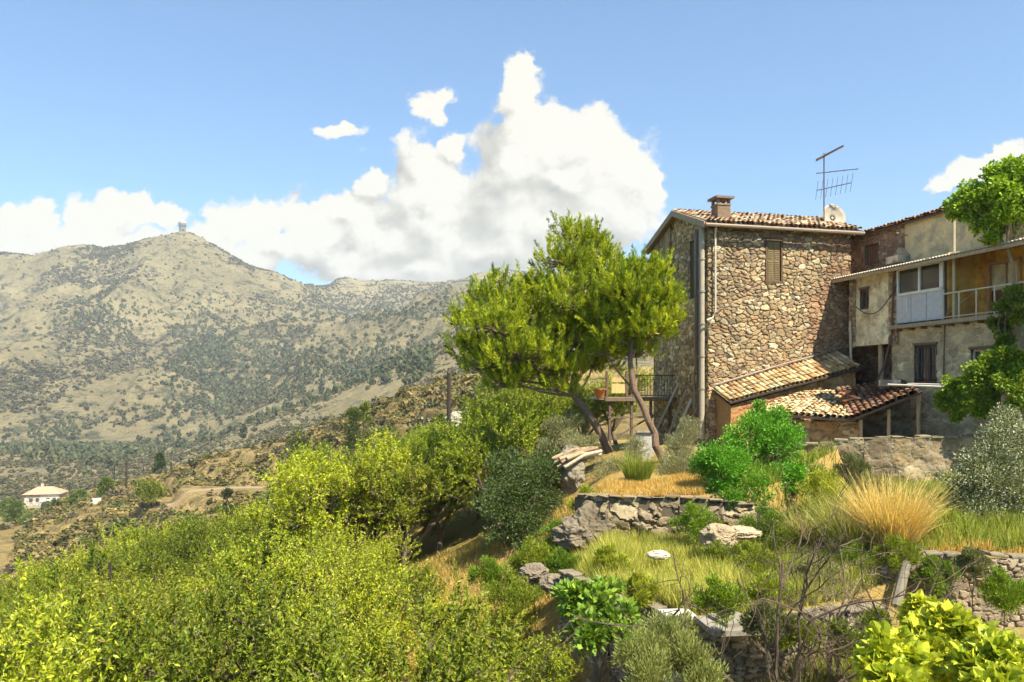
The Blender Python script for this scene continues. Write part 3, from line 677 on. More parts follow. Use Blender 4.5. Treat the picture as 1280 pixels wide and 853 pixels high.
# balcony storey, recessed
b = MB(); dr0, dr1 = 5.75, 7.05
for (s0, s1, z0, z1) in ((5.05, dr0, 2.5, 4.9), (dr1, SL, 2.5, 4.9), (dr0, dr1, 4.45, 4.9)):
    b.box(Q((s0 + s1) / 2, -1.25, (z0 + z1) / 2), ES * (s1 - s0) / 2, EN * .1, UP * (z1 - z0) / 2, (.68, .38, .075))
b.box(Q(5.1, -.62, 3.7), ES * .05, EN * .6, UP * 1.2, (.6, .36, .1))
tag(reloc(b.build('balcony_wall', M_ochre), hs), 'orange painted wall behind the balcony', None)
b = MB(); rect(b, Q(0, -1.3, 0), ES, EN, dr0, dr1, 2.5, 4.45, .05, 0, (.20, .09, .05))
for s0 in (dr0, dr1 - .08): rect(b, Q(0, -1.2, 0), ES, EN, s0, s0 + .08, 2.5, 4.45, .1, .06, (.45, .24, .10))
rect(b, Q(0, -1.2, 0), ES, EN, dr0, dr1, 4.37, 4.47, .1, .062, (.45, .24, .10))
rect(b, Q(0, -1.24, 0), ES, EN, dr0 + .6, dr0 + .68, 2.5, 4.4, .03, 0, (.3, .15, .07))
dr = reloc(b.build('door', M_wood), hs)
b = MB(); b.tube([Q(dr0 + .52, -1.16, 3.4), Q(dr0 + .52, -1.16, 3.55)], .02, 6, (.5, .45, .3)); o = b.build('handle', M_metal); o.parent = dr
b = MB(); b.box(Q((2.6 + SL) / 2, -.45, 2.44), ES * (SL - 2.6) / 2, EN * .75, UP * .07, (.34, .28, .19))
for s0 in np.arange(2.9, SL, .62): b.box(Q(s0, .1, 2.33), ES * .05, EN * .18, UP * .045, (.2, .13, .08))
reloc(b.build('balcony_floor', M_wood), hs)
b = MB(); zt = 3.42
b.tube([Q(5.05, .2, zt), Q(SL, .2, zt)], .028, 6, (.60, .55, .42)); b.tube([Q(5.05, .2, 2.6), Q(SL, .2, 2.6)], .02, 6, (.55, .5, .38))
for s0 in np.arange(5.1, SL, .72): b.tube([Q(s0, .2, 2.5), Q(s0, .2, zt)], .024, 6, (.60, .55, .42))
b.tube([Q(5.2, .2, 2.65), Q(6.4, .2, 3.3)], .008, 4, (.4, .36, .3))
reloc(b.build('railing', M_metal), hs)
for s0 in (5.55, 8.6):
    b = MB(); b.tube([Q(s0, .15, 2.5), Q(s0, .15, 6.3 if s0 < 6 else 4.75)], .05, 8, (.50, .42, .28)); reloc(b.build('post', M_metal), hs)
# white framed window bay
b = MB(); rect(b, Q(0, .03, 0), ES, EN, 2.72, 5.05, 2.58, 3.62, .04, 0, (.52, .54, .55)); 
for s0 in (3.45, 4.2): rect(b, Q(0, .03, 0), ES, EN, s0, s0 + .03, 2.6, 3.6, .012, .04, (.36, .40, .44))
b.tube([Q(3.3, .12, 3.0), Q(3.3, .12, 3.5)], .02, 5, (.75, .75, .72))
tag(reloc(b.build('panel', M_metal), hs), 'pale blue grey panel under the white window', None)
b = MB(); wf = (.74, .72, .64)
for (x0, x1, y0, y1) in ((2.78, 2.86, 3.62, 4.62), (4.86, 5.02, 3.62, 4.72), (2.78, 5.02, 3.60, 3.70), (2.78, 5.02, 4.56, 4.64), (3.86, 3.94, 3.7, 4.56)): rect(b, Q(0, .03, 0), ES, EN, x0, x1, y0, y1, .08, .01, wf)
wo = reloc(b.build('window', M_metal), hs)
b = MB(); rect(b, Q(0, .04, 0), ES, EN, 2.86, 4.86, 3.7, 4.56, .01, 0, (.1, .1, .1)); o = b.build('pane', M_glass); o.parent = wo
b = MB(); rect(b, Q(0, -.12, 0), ES, EN, 2.86, 4.0, 3.7, 4.3, .01, 0, (.4, .36, .3)); o = b.build('curtain', M_plaster); o.parent = wo
# small windows in the wall
def small_window(s0, s1, z0, z1, bars, frame=(.22, .15, .10), nrm_off=-.15):
    b = MB()
    for (x0, x1, y0, y1) in ((s0, s0 + .07, z0, z1), (s1 - .07, s1, z0, z1), (s0, s1, z1 - .07, z1), (s0, s1, z0, z0 + .07), ((s0 + s1) / 2 - .03, (s0 + s1) / 2 + .03, z0, z1)):
        rect(b, Q(0, nrm_off, 0), ES, EN, x0, x1, y0, y1, .06, 0, frame)
    rect(b, Q(0, nrm_off, 0), ES, EN, s0 - .05, s1 + .05, z1 + .0, z1 + .09, .18, .02, (.18, .12, .08))
    wo = reloc(b.build('window', M_wood), hs)
    b = MB(); rect(b, Q(0, nrm_off - .05, 0), ES, EN, s0, s1, z0, z1, .01, 0, (.05, .05, .05)); o = b.build('pane', M_glass); o.parent = wo
    if bars:
        b = MB()
        for s in np.linspace(s0, s1, bars): b.tube([Q(s, .0, z0), Q(s, .0, z1)], .016, 5, (.10, .08, .07))
        for z in (z0 + .15, (z0 + z1) / 2, z1 - .1): b.tube([Q(s0 - .04, .0, z), Q(s1 + .04, .0, z)], .014, 5, (.10, .08, .07))
        o = b.build('bars', M_metal); o.parent = wo
small_window(.62, 1.1, 3.38, 4.12, 4); small_window(3.57, 4.6, .32, 1.7, 7); small_window(6.12, 6.98, .77, 1.43, 0, (.5, .45, .35))
# eave / corrugated roof strip
b = MB(); ns = int(13 / .07); zz = 4.82
vs = []; 
for i in range(ns + 1):
    s = -.9 + i * .07; w_ = .022 * math.cos(i * math.pi)
    for (n_, z_) in ((.55, zz - .12 + w_), (-2.3, zz + .45 + w_), (.55, zz - .15 + w_), (-2.3, zz + .42 + w_)): vs.append(Q(s, n_, z_))
f = []
for i in range(ns): a = 4 * i; f += [(a, a + 4, a + 5, a + 1), (a + 2, a + 3, a + 7, a + 6), (a, a + 2, a + 6, a + 4)]
b.add(vs, f, (.55, .48, .34)); rr = reloc(b.build('roof', M_metal), hs)
b = MB(); b.box(Q(5.4, .5, zz - .24), ES * 6.3, EN * .03, UP * .06, (.42, .31, .18))
for s in np.arange(-.7, 11.5, .8): b.box(Q(s, -.4, zz - .08), ES * .04, EN * .92 - UP * .16, UP * .05, (.26, .17, .10))
o = b.build('rafters', M_wood); o.parent = rr
# posts and pipe of the undercroft
b = MB(); b.tube([Q(.15, .12, 2.9), Q(.5, .3, -.9)], .05, 7, (.52, .44, .32)); reloc(b.build('pipe', M_metal), hs)
b = MB(); b.tube([Q(1.55, -.2, 1.85), Q(2.1, .25, -.75)], .10, 8, (.45, .32, .18)); reloc(b.build('post', M_wood), hs)
b = MB(); b.tube([Q(2.6, .1, 4.5), Q(2.5, .1, 2.2), Q(2.2, .2, 1.0), Q(1.2, .3, -.6)], .035, 6, (.14, .10, .07)); b.tube([Q(5.1, .1, 4.6), Q(5.1, .1, 2.4), Q(5.0, .08, .2)], .025, 6, (.12, .09, .07))
t_ = np.linspace(0, 1, 10); b.tube([Q(.5 + 2.3 * t, .12, 3.45 + .6 * t * t - .5 * math.sin(t * 3.14)) for t in t_], .02, 5, (.10, .08, .07))
reloc(b.build('cable', M_metal), hs)

# upper house behind
K1 = np.array([14.95, 35.0, 0]); e1 = np.array([.232, -.9727, 0]); n1_ = np.array([-.9727, -.232, 0])
def U(s, n, z): return K1 + e1 * s + n1_ * n + UP * z
uh = thing('upper_house', 'ochre plastered house wall with a ragged tile verge rising behind the balcony house', 'house', U(5, -1, 2))
b = MB(); masonry(b, U(-2.4, 0, -2), e1, UP, n1_, 5.6, 8.7, seed=61, holes=[(3.15, 4.0, 7.4, 8.25)], pal=PAL_RED, cw=.32, ch=.2)
reveal(b, U(0, 0, 3.5), e1, n1_, .75, 1.6, 1.9, 2.75, .25)
b.add([U(-2.4, 0, -2), U(-2.4, -4, -2), U(-2.4, -4, 6.7), U(-2.4, 0, 6.7)], [(0, 1, 2, 3)], (.3, .2, .13))
reloc(b.build('wall', M_stone), uh)
b = MB(); b.box(U(7.7, -.12, 5.1), e1 * 4.5, n1_ * .15, UP * 1.6, (.74, .56, .30)); 
tag(reloc(b.build('wall', M_plaster), uh), 'ochre plastered part of the wall', None)
b = MB(); rect(b, U(0, -.2, 0), e1, n1_, .75, 1.6, 5.4, 6.25, .05, 0, (.16, .08, .05))
for s in np.arange(.8, 1.6, .16): rect(b, U(0, -.15, 0), e1, n1_, s, s + .1, 5.45, 6.2, .02, 0, (.24, .12, .07))
reloc(b.build('window', M_wood), uh)
tile_roof('roof', U(-.6, .25, 6.72), U(11.5, .25, 6.72), U(11.5, -3, 7.6), U(-.6, -3, 7.6), uh, seed=8, tint=(.8, .62, .5))
b = MB(); b.box(U(3.15, .3, 5.25), e1 * .35, n1_ * .3, UP * .14, (.55, .46, .32)); b.add([U(2.8, .3, 5.4), U(3.5, .3, 5.4), U(3.15, .3, 5.75), U(2.8, -.1, 5.4), U(3.5, -.1, 5.4), U(3.15, -.1, 5.75)], [(0, 1, 2), (3, 5, 4)], (.5, .4, .28)); b.add([U(2.8, .3, 5.4), U(3.15, .3, 5.75), U(3.15, -.1, 5.75), U(2.8, -.1, 5.4), U(3.5, .3, 5.4), U(3.5, -.1, 5.4)], [(0, 1, 2, 3), (1, 4, 5, 2)], (.5, .35, .22))
reloc(b.build('vent_hood', M_concrete), uh)
b = MB(); b.tube([U(3.35, .05, 6.2), U(3.35, .55, 6.28)], .03, 6, (.3, .25, .2)); reloc(b.build('waste_pipe', M_metal), uh)

# ------------------------------------------------------------------ balcony deck beside the stone house
dk = thing('terrace_deck', 'raised deck on thin posts with metal railing beside the stone house', 'deck', H(-1.5, 4.2, -2.4))
zd = -.28
b = MB(); b.box(H(-1.6, 4.2, zd), EB * 1.6, EA * 1.1, UP * .05, (.45, .36, .24)); b.box(H(-1.6, 3.06, zd - .04), EB * 1.65, EA * .04, UP * .08, (.16, .11, .08)); reloc(b.build('deck_floor', M_wood), dk)
for x_ in (-3.0, -2.0, -1.1, -.2):
    b = MB(); b.box(H(x_, 3.2, -1.45), EB * .05, EA * .05, UP * 1.15, (.12, .08, .06)); reloc(b.build('post', M_wood), dk)
b = MB(); b.box(H(-1.6, 3.15, -1.1), EB * 1.5, EA * .03, UP * .035, (.14, .1, .07)); b.box(H(-1.6, 3.18, -1.35), EB * .9 + UP * .5, EA * .03, UP * .04, (.14, .1, .07)); reloc(b.build('brace', M_wood), dk)
b = MB()
b.tube([H(-2.2, 3.1, zd + 1.0), H(0, 3.1, zd + 1.0)], .022, 5, (.07, .06, .05)); b.tube([H(-2.2, 3.1, zd + .12), H(0, 3.1, zd + .12)], .018, 5, (.07, .06, .05)); b.tube([H(-2.2, 3.1, zd + .8), H(0, 3.1, zd + .8)], .012, 5, (.07, .06, .05))
for x_ in np.arange(-2.2, .02, .13): b.tube([H(x_, 3.1, zd + .1), H(x_, 3.1, zd + 1.0)], .010, 4, (.07, .06, .05))
for x_ in np.arange(-2.0, 0, .5):
    c_ = H(x_, 3.1, zd + .47); b.tube([c_ + (EB * math.cos(t) + UP * math.sin(t)) * .14 for t in np.linspace(0, 6.28, 12)], .01, 4, (.07, .06, .05))
b.tube([H(-3.2, 3.1, zd + .85), H(-3.2, 5.2, zd + .85)], .02, 5, (.07, .06, .05))
reloc(b.build('railing', M_metal), dk)
for i, x_ in enumerate((-3.15, -2.25, -1.95)):
    b = MB(); b.box(H(x_, 3.12, zd + .55), EB * .045, EA * .045, UP * .62, (.14, .09, .06)); reloc(b.build('railing_post', M_wood), dk)
b = MB(); b.box(H(-2.6, 3.14, zd + .42), EB * .34, EA * .025, UP * .2, (.50, .38, .16)); b.box(H(-2.6, 3.14, zd + .8), EB * .34, EA * .025, UP * .1, (.46, .34, .15)); tag(reloc(b.build('wooden_panel', M_wood), dk), None, None)
# pot on a bracket at the deck corner
pc = H(-3.45, 3.2, zd + .0)
pot = thing('flower_pot', 'terracotta flower pot at the left corner of the raised deck', 'flower pot', pc)
b = MB(); prof = [(.13, 0), (.2, .14), (.25, .33), (.28, .36), (.28, .42), (.25, .42), (.22, .34), (.05, .3)]; n = 16
vs = [pc + np.array([r_ * math.cos(k / n * 6.2832), r_ * math.sin(k / n * 6.2832), z_]) for r_, z_ in prof for k in range(n)]
b.add(vs, [(i * n + k, i * n + (k + 1) % n, (i + 1) * n + (k + 1) % n, (i + 1) * n + k) for i in range(len(prof) - 1) for k in range(n)], (.55, .20, .07)); reloc(b.build('pot', M_pot, smooth=True), pot)
b = MB(); b.box(pc - UP * .04 + EB * .15, EB * .35, EA * .12, UP * .03, (.2, .13, .08)); reloc(b.build('bracket', M_wood), pot)
# planks leaning on the gable
for i, (a0, lean_, c_) in enumerate(((2.9, .9, (.42, .36, .27)), (2.2, .5, (.30, .24, .17)), (1.7, .45, (.5, .45, .36)), (1.2, .3, (.24, .17, .12)))):
    b = MB(); p = H(-.25 - lean_, a0 + .3, -2.2); q = H(-.1, a0 - .4, .4 - .35 * i); e = (q - p) / 2
    b.box((p + q) / 2, e, EA * .10, EB * .02, c_)
    tag(b.build('plank', M_wood), ['longest weathered plank leaning furthest out from the gable wall', 'brown plank leaning second from the deck on the gable wall', 'pale grey plank leaning on the gable wall between two brown ones', 'short dark plank leaning nearest the big drainpipe'][i], 'plank', 'planks leaning on the stone gable')
b = MB(); p = P(806, 562, 29.6)
b.box(p, (.32, .02, 0), (0, .04, 0), (0, .1, .62), (.34, .33, .28)); b.box(p + np.array([0, 0, .66]), (.3, .02, 0), (0, .05, 0), (0, 0, .03), (.3, .3, .26))
tag(b.build('board', M_concrete), 'pale upright board standing under the raised deck behind the right pine trunk', 'board')

# ------------------------------------------------------------------ retaining walls
def ret_wall(name, label, pts, h_top, h_base, seed, pal, th=.4, cap=None, cw=.36, ch=.2, res=.035, mortar=(.17, .13, .08), depth=.07, amp=.06, capcol=(.24, .20, .13), group=None, caph=1.):
    """pts: (px, d); h_top, h_base per point"""
    P3 = [np.array([(u - HX) / F * d, d, 0]) for u, d in pts]; c0 = P3[0] + UP * h_base[0]
    root = thing(name, label, 'wall', c0, group)
    b = MB(); cp = MB()
    for i in range(len(P3) - 1):
        a, c = P3[i], P3[i + 1]; e = c - a; l = np.linalg.norm(e); e = e / l; nr = np.cross(e, UP)
        if nr[1] > 0: nr = -nr
        hb = min(h_base[i], h_base[i + 1]) - .25; H0, H1 = h_top[i] - hb, h_top[i + 1] - hb
        masonry(b, a + UP * hb, e, UP, nr, l, max(H0, H1), seed=seed + i, pal=pal, cw=cw, ch=ch, res=res, mortar=mortar, depth=depth, amp=amp,
                top=lambda X: H0 + (H1 - H0) * X / l + .05 * fbm(X * 2.2, X * 0 + i * 5., o=2, s=seed))
        n = max(2, int(l / .38)); 
        for k in range(n):                       # cap stones
            s0, s1 = l * k / n + .01, l * (k + 1) / n - .01; sm = (s0 + s1) / 2; zt = hb + H0 + (H1 - H0) * sm / l
            r_ = np.random.default_rng(seed * 100 + i * 37 + k); hh = r_.uniform(.03, .07)
            cc = a + e * sm - nr * (th / 2 - .04) + UP * (zt + r_.uniform(-.02, .03)); tl_ = r_.normal(0, .08)
            cp.box(cc, e * (s1 - s0) / 2 * r_.uniform(.85, 1) + UP * tl_ * .1, nr * th / 2 * r_.uniform(.8, 1.15), UP * hh * .6 * caph, np.array(capcol) * r_.uniform(.7, 1.2))
        mid = (a + c) / 2 - nr * (th / 2 + .08); b.box(mid + UP * (hb + min(H0, H1) / 2 - .06), e * l / 2, nr * th / 2, UP * (min(H0, H1) / 2 - .05), np.array(mortar))
    reloc(b.build('stone_face', M_stone), root)
    o = cp.build('capping', M_stone); reloc(o, root); bv = o.modifiers.new('b', 'BEVEL'); bv.width = .02; bv.segments = 2
    return root
PAL_OR = np.array([(.40,.24,.10),(.34,.19,.08),(.46,.30,.14),(.26,.16,.08),(.38,.29,.17)])
ret_wall('terrace_wall', 'rough grey stone wall topped with dry grass below the two pines', [(716, 23.6), (760, 22.55), (850, 22.3), (905, 22.2), (965, 22.0)], [-3.0, -2.95, -2.95, -3.0, -3.2], [-5.0, -4.5, -4.45, -4.4, -4.3], 101, PAL_GREY * np.array([.85,.78,.62]), cw=.55, ch=.3, amp=.4, depth=.14, mortar=(.12,.095,.06), capcol=(.22,.17,.1), caph=.25)
ret_wall('terrace_wall', 'low stone wall with flat pale cap stones in front of the yellow grass terrace', [(698, 19.9), (760, 17.6), (838, 15.7)], [-4.45, -4.42, -4.4], [-7.2, -6.8, -6.2], 111, PAL_GREY, cw=.26, ch=.13, capcol=(.22, .18, .12))
ret_wall('terrace_wall', 'low dry stone wall behind the bare twiggy bush, between pillar and rubble wall', [(853, 15.4), (960, 15.15), (1060, 15.7), (1108, 16.1)], [-4.42, -4.38, -4.3, -4.3], [-6.2, -5.7, -5.2, -5.1], 121, PAL_GREY, cw=.26, ch=.13, capcol=(.22, .185, .13))
ret_wall('terrace_wall', 'long rubble stone wall with mortar below the big dry grass clump, at right', [(1112, 16.55), (1180, 16.6), (1290, 16.6), (1420, 16.6)], [-3.28, -3.38, -3.45, -3.5], [-5.1, -4.95, -5.1, -5.1], 131, PAL_GREY * np.array([1.0, .9, .78]), cw=.19, ch=.14, amp=.12, mortar=(.24, .19, .13), th=.35, res=.028)
ret_wall('yard_wall', 'grey weathered plastered wall below the shed and the climbing plants', [(1005, 25.6), (1080, 24.9), (1215, 24.8), (1400, 24.8)], [-1.72, -1.45, -1.38, -1.38], [-3.2, -3.1, -3.1, -3.1], 141, PAL_GREY * np.array([.85, .76, .58]), cw=.7, ch=.5, depth=.02, mortar=(.23, .19, .12), amp=.14, capcol=(.22, .18, .11))
ret_wall('terrace_wall', 'orange brown dry stone wall in the shade beside the dark evergreen', [(676, 29.2), (722, 28.4)], [-2.9, -2.7], [-4.9, -4.6], 151, PAL_OR, cw=.45, ch=.2, mortar=(.12, .07, .03), capcol=(.4, .27, .14))
b = MB(); pp = np.array([(846 - HX) / F * 15.5, 15.5, 0])
b.box(pp + UP * -5.0, (.19, 0, 0), (0, .19, 0), (0, 0, .66), (.52, .52, .44)); b.box(pp + UP * -4.31, (.3, .03, 0), (-.03, .25, 0), (0, 0, .04), (.6, .55, .45))
tag(b.build('stone_pillar', M_concrete), 'short square pale pillar with a flat slab on top at the end of the capped wall', 'pillar')
b = MB(); b.box(P(945, 782, 14.9) + UP * .02, (1.0, .1, 0), (-.06, .5, 0), (0, 0, .05), (.26, .23, .18)); b.box(P(915, 776, 14.95), (.3, .1, 0), (-.1, .35, 0), (0, 0, .06), (.24, .21, .16))
tag(b.build('stone_slab', M_concrete), 'long flat pale stone slab on the low wall behind the bare bush', 'slab')
b = MB(); b.tube([P(1120, 758, 15.9), P(1133, 703, 16.3)], [.11, .09], 9, (.2, .17, .12))
tag(b.build('leaning_post', M_stone), 'stubby grey stone post leaning against the rubble wall', 'post')
# rocks
def rock(c, r, label, seed, col=(.34, .30, .23), flat=.7, group=None):
    bm_ = ico(5); v = bm_[0].copy(); n = fbm(v[:, 0] * 1.5 + seed, v[:, 1] * 1.5, v[:, 2] * 1.5, o=6, s=seed, g=.62, ridged=True); v = v * (1 + .42 * n)[:, None] * np.array([1, .9, flat]) * r
    b = MB(); b.add(v, bm_[1], np.clip(np.array(col) * (1 + .5 * n[:, None]), .03, .8)); o = b.build('boulder', M_stone); o.location = [float(t) for t in c]
    tag(o, label, 'rock', group); return o
_ico = {}
def ico(k):
    if k in _ico: return _ico[k]
    import bmesh
    m_ = bmesh.new(); bmesh.ops.create_icosphere(m_, subdivisions=k, radius=1); m_.verts.ensure_lookup_table()
    v = np.array([t.co[:] for t in m_.verts]); f = np.array([[q.index for q in t.verts] for t in m_.faces]); m_.free(); _ico[k] = (v, f); return _ico[k]
rock(P(743, 668, 23.0), .68, 'tall craggy grey boulder at the left end of the wall below the pines', 3, flat=1.1, col=(.12,.095,.06))
rock(P(722, 668, 22.9), .6, 'smaller boulder tucked left of the craggy boulder under the wall', 5, col=(.15,.12,.08))
rock(P(823, 694, 19.0), .22, 'small pale flat stone lying in the yellow grass terrace', 8, col=(.42, .37, .26), flat=.4)
rock(P(668, 716, 21.0), .3, 'grey rock beside the orange dry ground left of the capped wall', 9, col=(.16,.13,.09))
rock(P(691, 730, 20.2), .28, 'rounded grey rock at the left end of the capped wall', 10, col=(.16,.13,.09))
rock(P(714, 588, 28.6), .42, 'grey leaning stone slab at the foot of the left pine', 12, flat=1.8, col=(.2,.17,.12))
rock(P(898, 672, 19.5), .38, 'brownish stone outcrop between the grass terrace and the bright green bush', 14, col=(.26, .20, .12))
rock(P(928, 666, 19.8), .38, 'flat stone on the outcrop under the bright green bush', 15, col=(.34, .27, .17), flat=.35)
rock(P(575, 529, 74), 1.2, 'white rounded boulder right of the dark pole on the hillside', 16, col=(.30, .27, .2))
# fallen logs
b = MB()
for k in range(7):
    p = P(690 + k * 3, 574 + (k % 3) * 5, 28.3 - .1 * k); q = P(742 + (k % 3) * 5, 560 + (k % 4) * 4, 28.6); m_ = (p + q) / 2 + UP * .12
    b.tube([p, m_, q], [.07, .08, .06], 7, np.array([(.42, .30, .18), (.3, .2, .12), (.5, .4, .27)][k % 3]))
tag(b.build('branch_pile', M_bark), 'pile of cut brown branches on the bank beneath the left pine', 'branch pile')

# ------------------------------------------------------------------ foliage builders
def leaves(b, pos, dr, nr, L, Wd, col, fold=.15):
    n = len(pos); dr = dr / (np.linalg.norm(dr, axis=1, keepdims=True) + 1e-9)
    sd = np.cross(dr, nr); sd /= np.linalg.norm(sd, axis=1, keepdims=True) + 1e-9; nn = np.cross(sd, dr)
    L = np.broadcast_to(L, n)[:, None]; Wd = np.broadcast_to(Wd, n)[:, None]
    if float(np.mean(L)) > .125 and n < 60000 and float(np.mean(Wd)) > .1:      # broad leaf: rounded outline folded along its midrib
        ed = lambda t, s: pos + dr * L * t + sd * Wd * s + nn * L * fold * abs(s) * 1.2
        v = np.stack([pos, pos + dr * L * .55 - nn * L * .03, pos + dr * L * 1.0 - nn * L * .12, ed(.12, .38), ed(.5, .5), ed(.8, .28), ed(.12, -.38), ed(.5, -.5), ed(.8, -.28)], 1)
        i = np.arange(n)[:, None] * 9; f = np.concatenate([i + np.array([q]) for q in ((0, 3, 4, 1), (1, 4, 5, 2), (0, 1, 7, 6), (1, 2, 8, 7))])
        b.add(v.reshape(-1, 3), f, np.repeat(col, 9, axis=0)); return
    v = np.stack([pos, pos + dr * L * .5 + sd * Wd * .5 + nn * L * fold * .5, pos + dr * L, pos + dr * L * .5 - sd * Wd * .5 + nn * L * fold * .5], 1)
    f = np.arange(4 * n).reshape(n, 4); b.add(v.reshape(-1, 3), f, np.repeat(col, 4, axis=0))
def unit(r, n):
    v = r.normal(size=(n, 3)); return v / np.linalg.norm(v, axis=1, keepdims=True)
def leafcol(r, n, c0, c1, dead=0.0):
    t = r.random(n)[:, None]; c = np.array(c0) * (1 - t) + np.array(c1) * t; c *= r.uniform(.75, 1.25, n)[:, None]
    if dead: c = np.where(r.random(n)[:, None] < dead, np.array([.34, .24, .08]) * r.uniform(.7, 1.2, n)[:, None], c)
    return c
def curve(p, q, r, bend=.15, n=5, sag=0):
    p, q = np.asarray(p, float), np.asarray(q, float); t = np.linspace(0, 1, n)[:, None]; l = np.linalg.norm(q - p)
    return p * (1 - t) + q * t + (np.sin(t * np.pi) * r.normal(0, bend * l, 3)) + np.sin(t * np.pi) * np.array([0, 0, sag * l])
def shoot_tree(seed, Hh, Rr, nl, ns, nb, lpsh, L, Wd, c0, c1, up=.8, slen=.7, barkc=(.16, .12, .08), dead=.02):
    """multi-stemmed tree with leafy shoots; returns wood and leaf collections around the origin"""
    r = np.random.default_rng(seed); wd = MB(); lf = MB(); st = []
    fork = np.array([r.normal(0, .1), r.normal(0, .1), Hh * .16]); wd.tube([(0, 0, -.5), (0, 0, 0), fork], [.15, .13, .11], 7, barkc)
    for i in range(nl):
        a = 6.2832 * (i + r.uniform(0, .6)) / nl; rr = Rr * r.uniform(.35, .75); tip = np.array([math.cos(a) * rr, math.sin(a) * rr, Hh * r.uniform(.6, .82)])
        c = curve(fork, tip, r, .1, 7, .05); wd.tube(c, np.linspace(.075, .025, 7), 6, barkc)
        for j in range(ns):
            s = c[r.integers(2, 7)]; d = unit(r, 1)[0]; d[2] = abs(d[2]) * .6 + .1; out = np.array([math.cos(a), math.sin(a), 0]); e = s + (d + .5 * out) * Rr * r.uniform(.3, .6)
            rad = math.hypot(e[0], e[1]); mz = Hh * (1 - .28 * (rad / Rr) ** 2)
            if rad > Rr: e[:2] *= Rr / rad
            e[2] = min(e[2], mz); e[2] = max(e[2], Hh * .25)
            cc = curve(s, e, r, .12, 5, .05); wd.tube(cc, np.linspace(.025, .008, 5), 4, barkc, cap=False)
            for k in range(nb): st.append(cc[r.integers(1, 5)] + r.normal(0, .08, 3))
    st = np.array(st); n = len(st)
    out = st.copy(); out[:, 2] = (out[:, 2] - Hh * .45) * .8; out /= np.linalg.norm(out, axis=1, keepdims=True) + 1e-6
    d = out * .7 + unit(r, n) * .65 + np.array([0, 0, up]); d /= np.linalg.norm(d, axis=1, keepdims=True)
    sl = slen * r.uniform(.5, 1.2, n)
    t = r.random((n, lpsh)) ** .8
    bend = unit(r, n) * .12
    pos = st[:, None] + d[:, None] * (t * sl[:, None])[..., None] + bend[:, None] * (t ** 2 * sl[:, None])[..., None] * 2
    pos = pos.reshape(-1, 3); dd = np.repeat(d, lpsh, 0) * .7 + unit(r, len(pos)) * .9
    leaves(lf, pos, dd, unit(r, len(pos)) + np.array([0, 0, .8]), L * r.uniform(.7, 1.25, len(pos)), Wd * r.uniform(.8, 1.2, len(pos)), leafcol(r, len(pos), c0, c1, dead))
    for k in range(0, n, 3): wd.tube([st[k], st[k] + d[k] * sl[k] * .9], [.006, .003], 3, barkc, cap=False)
    return wd, lf
YG0, YG1 = (.11, .165, .010), (.42, .46, .03)
G0, G1 = (.055, .11, .010), (.13, .19, .015)

def make_proto(kind, seed):
    if kind == 'orchard': wd, lf = shoot_tree(seed, 3.9, 2.3, 7, 11, 8, 38, .092, .036, YG0, YG1, up=.8, slen=.85)
    elif kind == 'orchard_dark': wd, lf = shoot_tree(seed, 3.9, 2.2, 7, 11, 8, 38, .092, .036, (.07, .11, .009), (.28, .31, .022), up=.6, slen=.7)
    elif kind == 'tall': wd, lf = shoot_tree(seed, 4.6, 2.0, 7, 11, 8, 36, .096, .04, (.13, .20, .010), (.42, .45, .026), up=.7, slen=.8)
    return wd, lf
protos = {}
def plant_tree(kind, variant, pos, label, group, scale=1., rz=0., name='orchard_tree', cat='tree'):
    key = (kind, variant)
    if key not in protos:
        wd, lf = make_proto(kind, 1000 + variant * 13 + len(kind)); root = thing(name, label, cat, pos, group)
        wd.build('trunk', M_bark, root); lf.build('crown', M_leaf, root); protos[key] = root
    else:
        root = copy_tree(protos[key]); root.name = name; root['label'] = label; root['category'] = cat
        root['group'] = group
    root.location = [float(t) for t in pos]; root.scale = (scale, scale, scale); root.rotation_euler = (0, 0, rz)
    return root

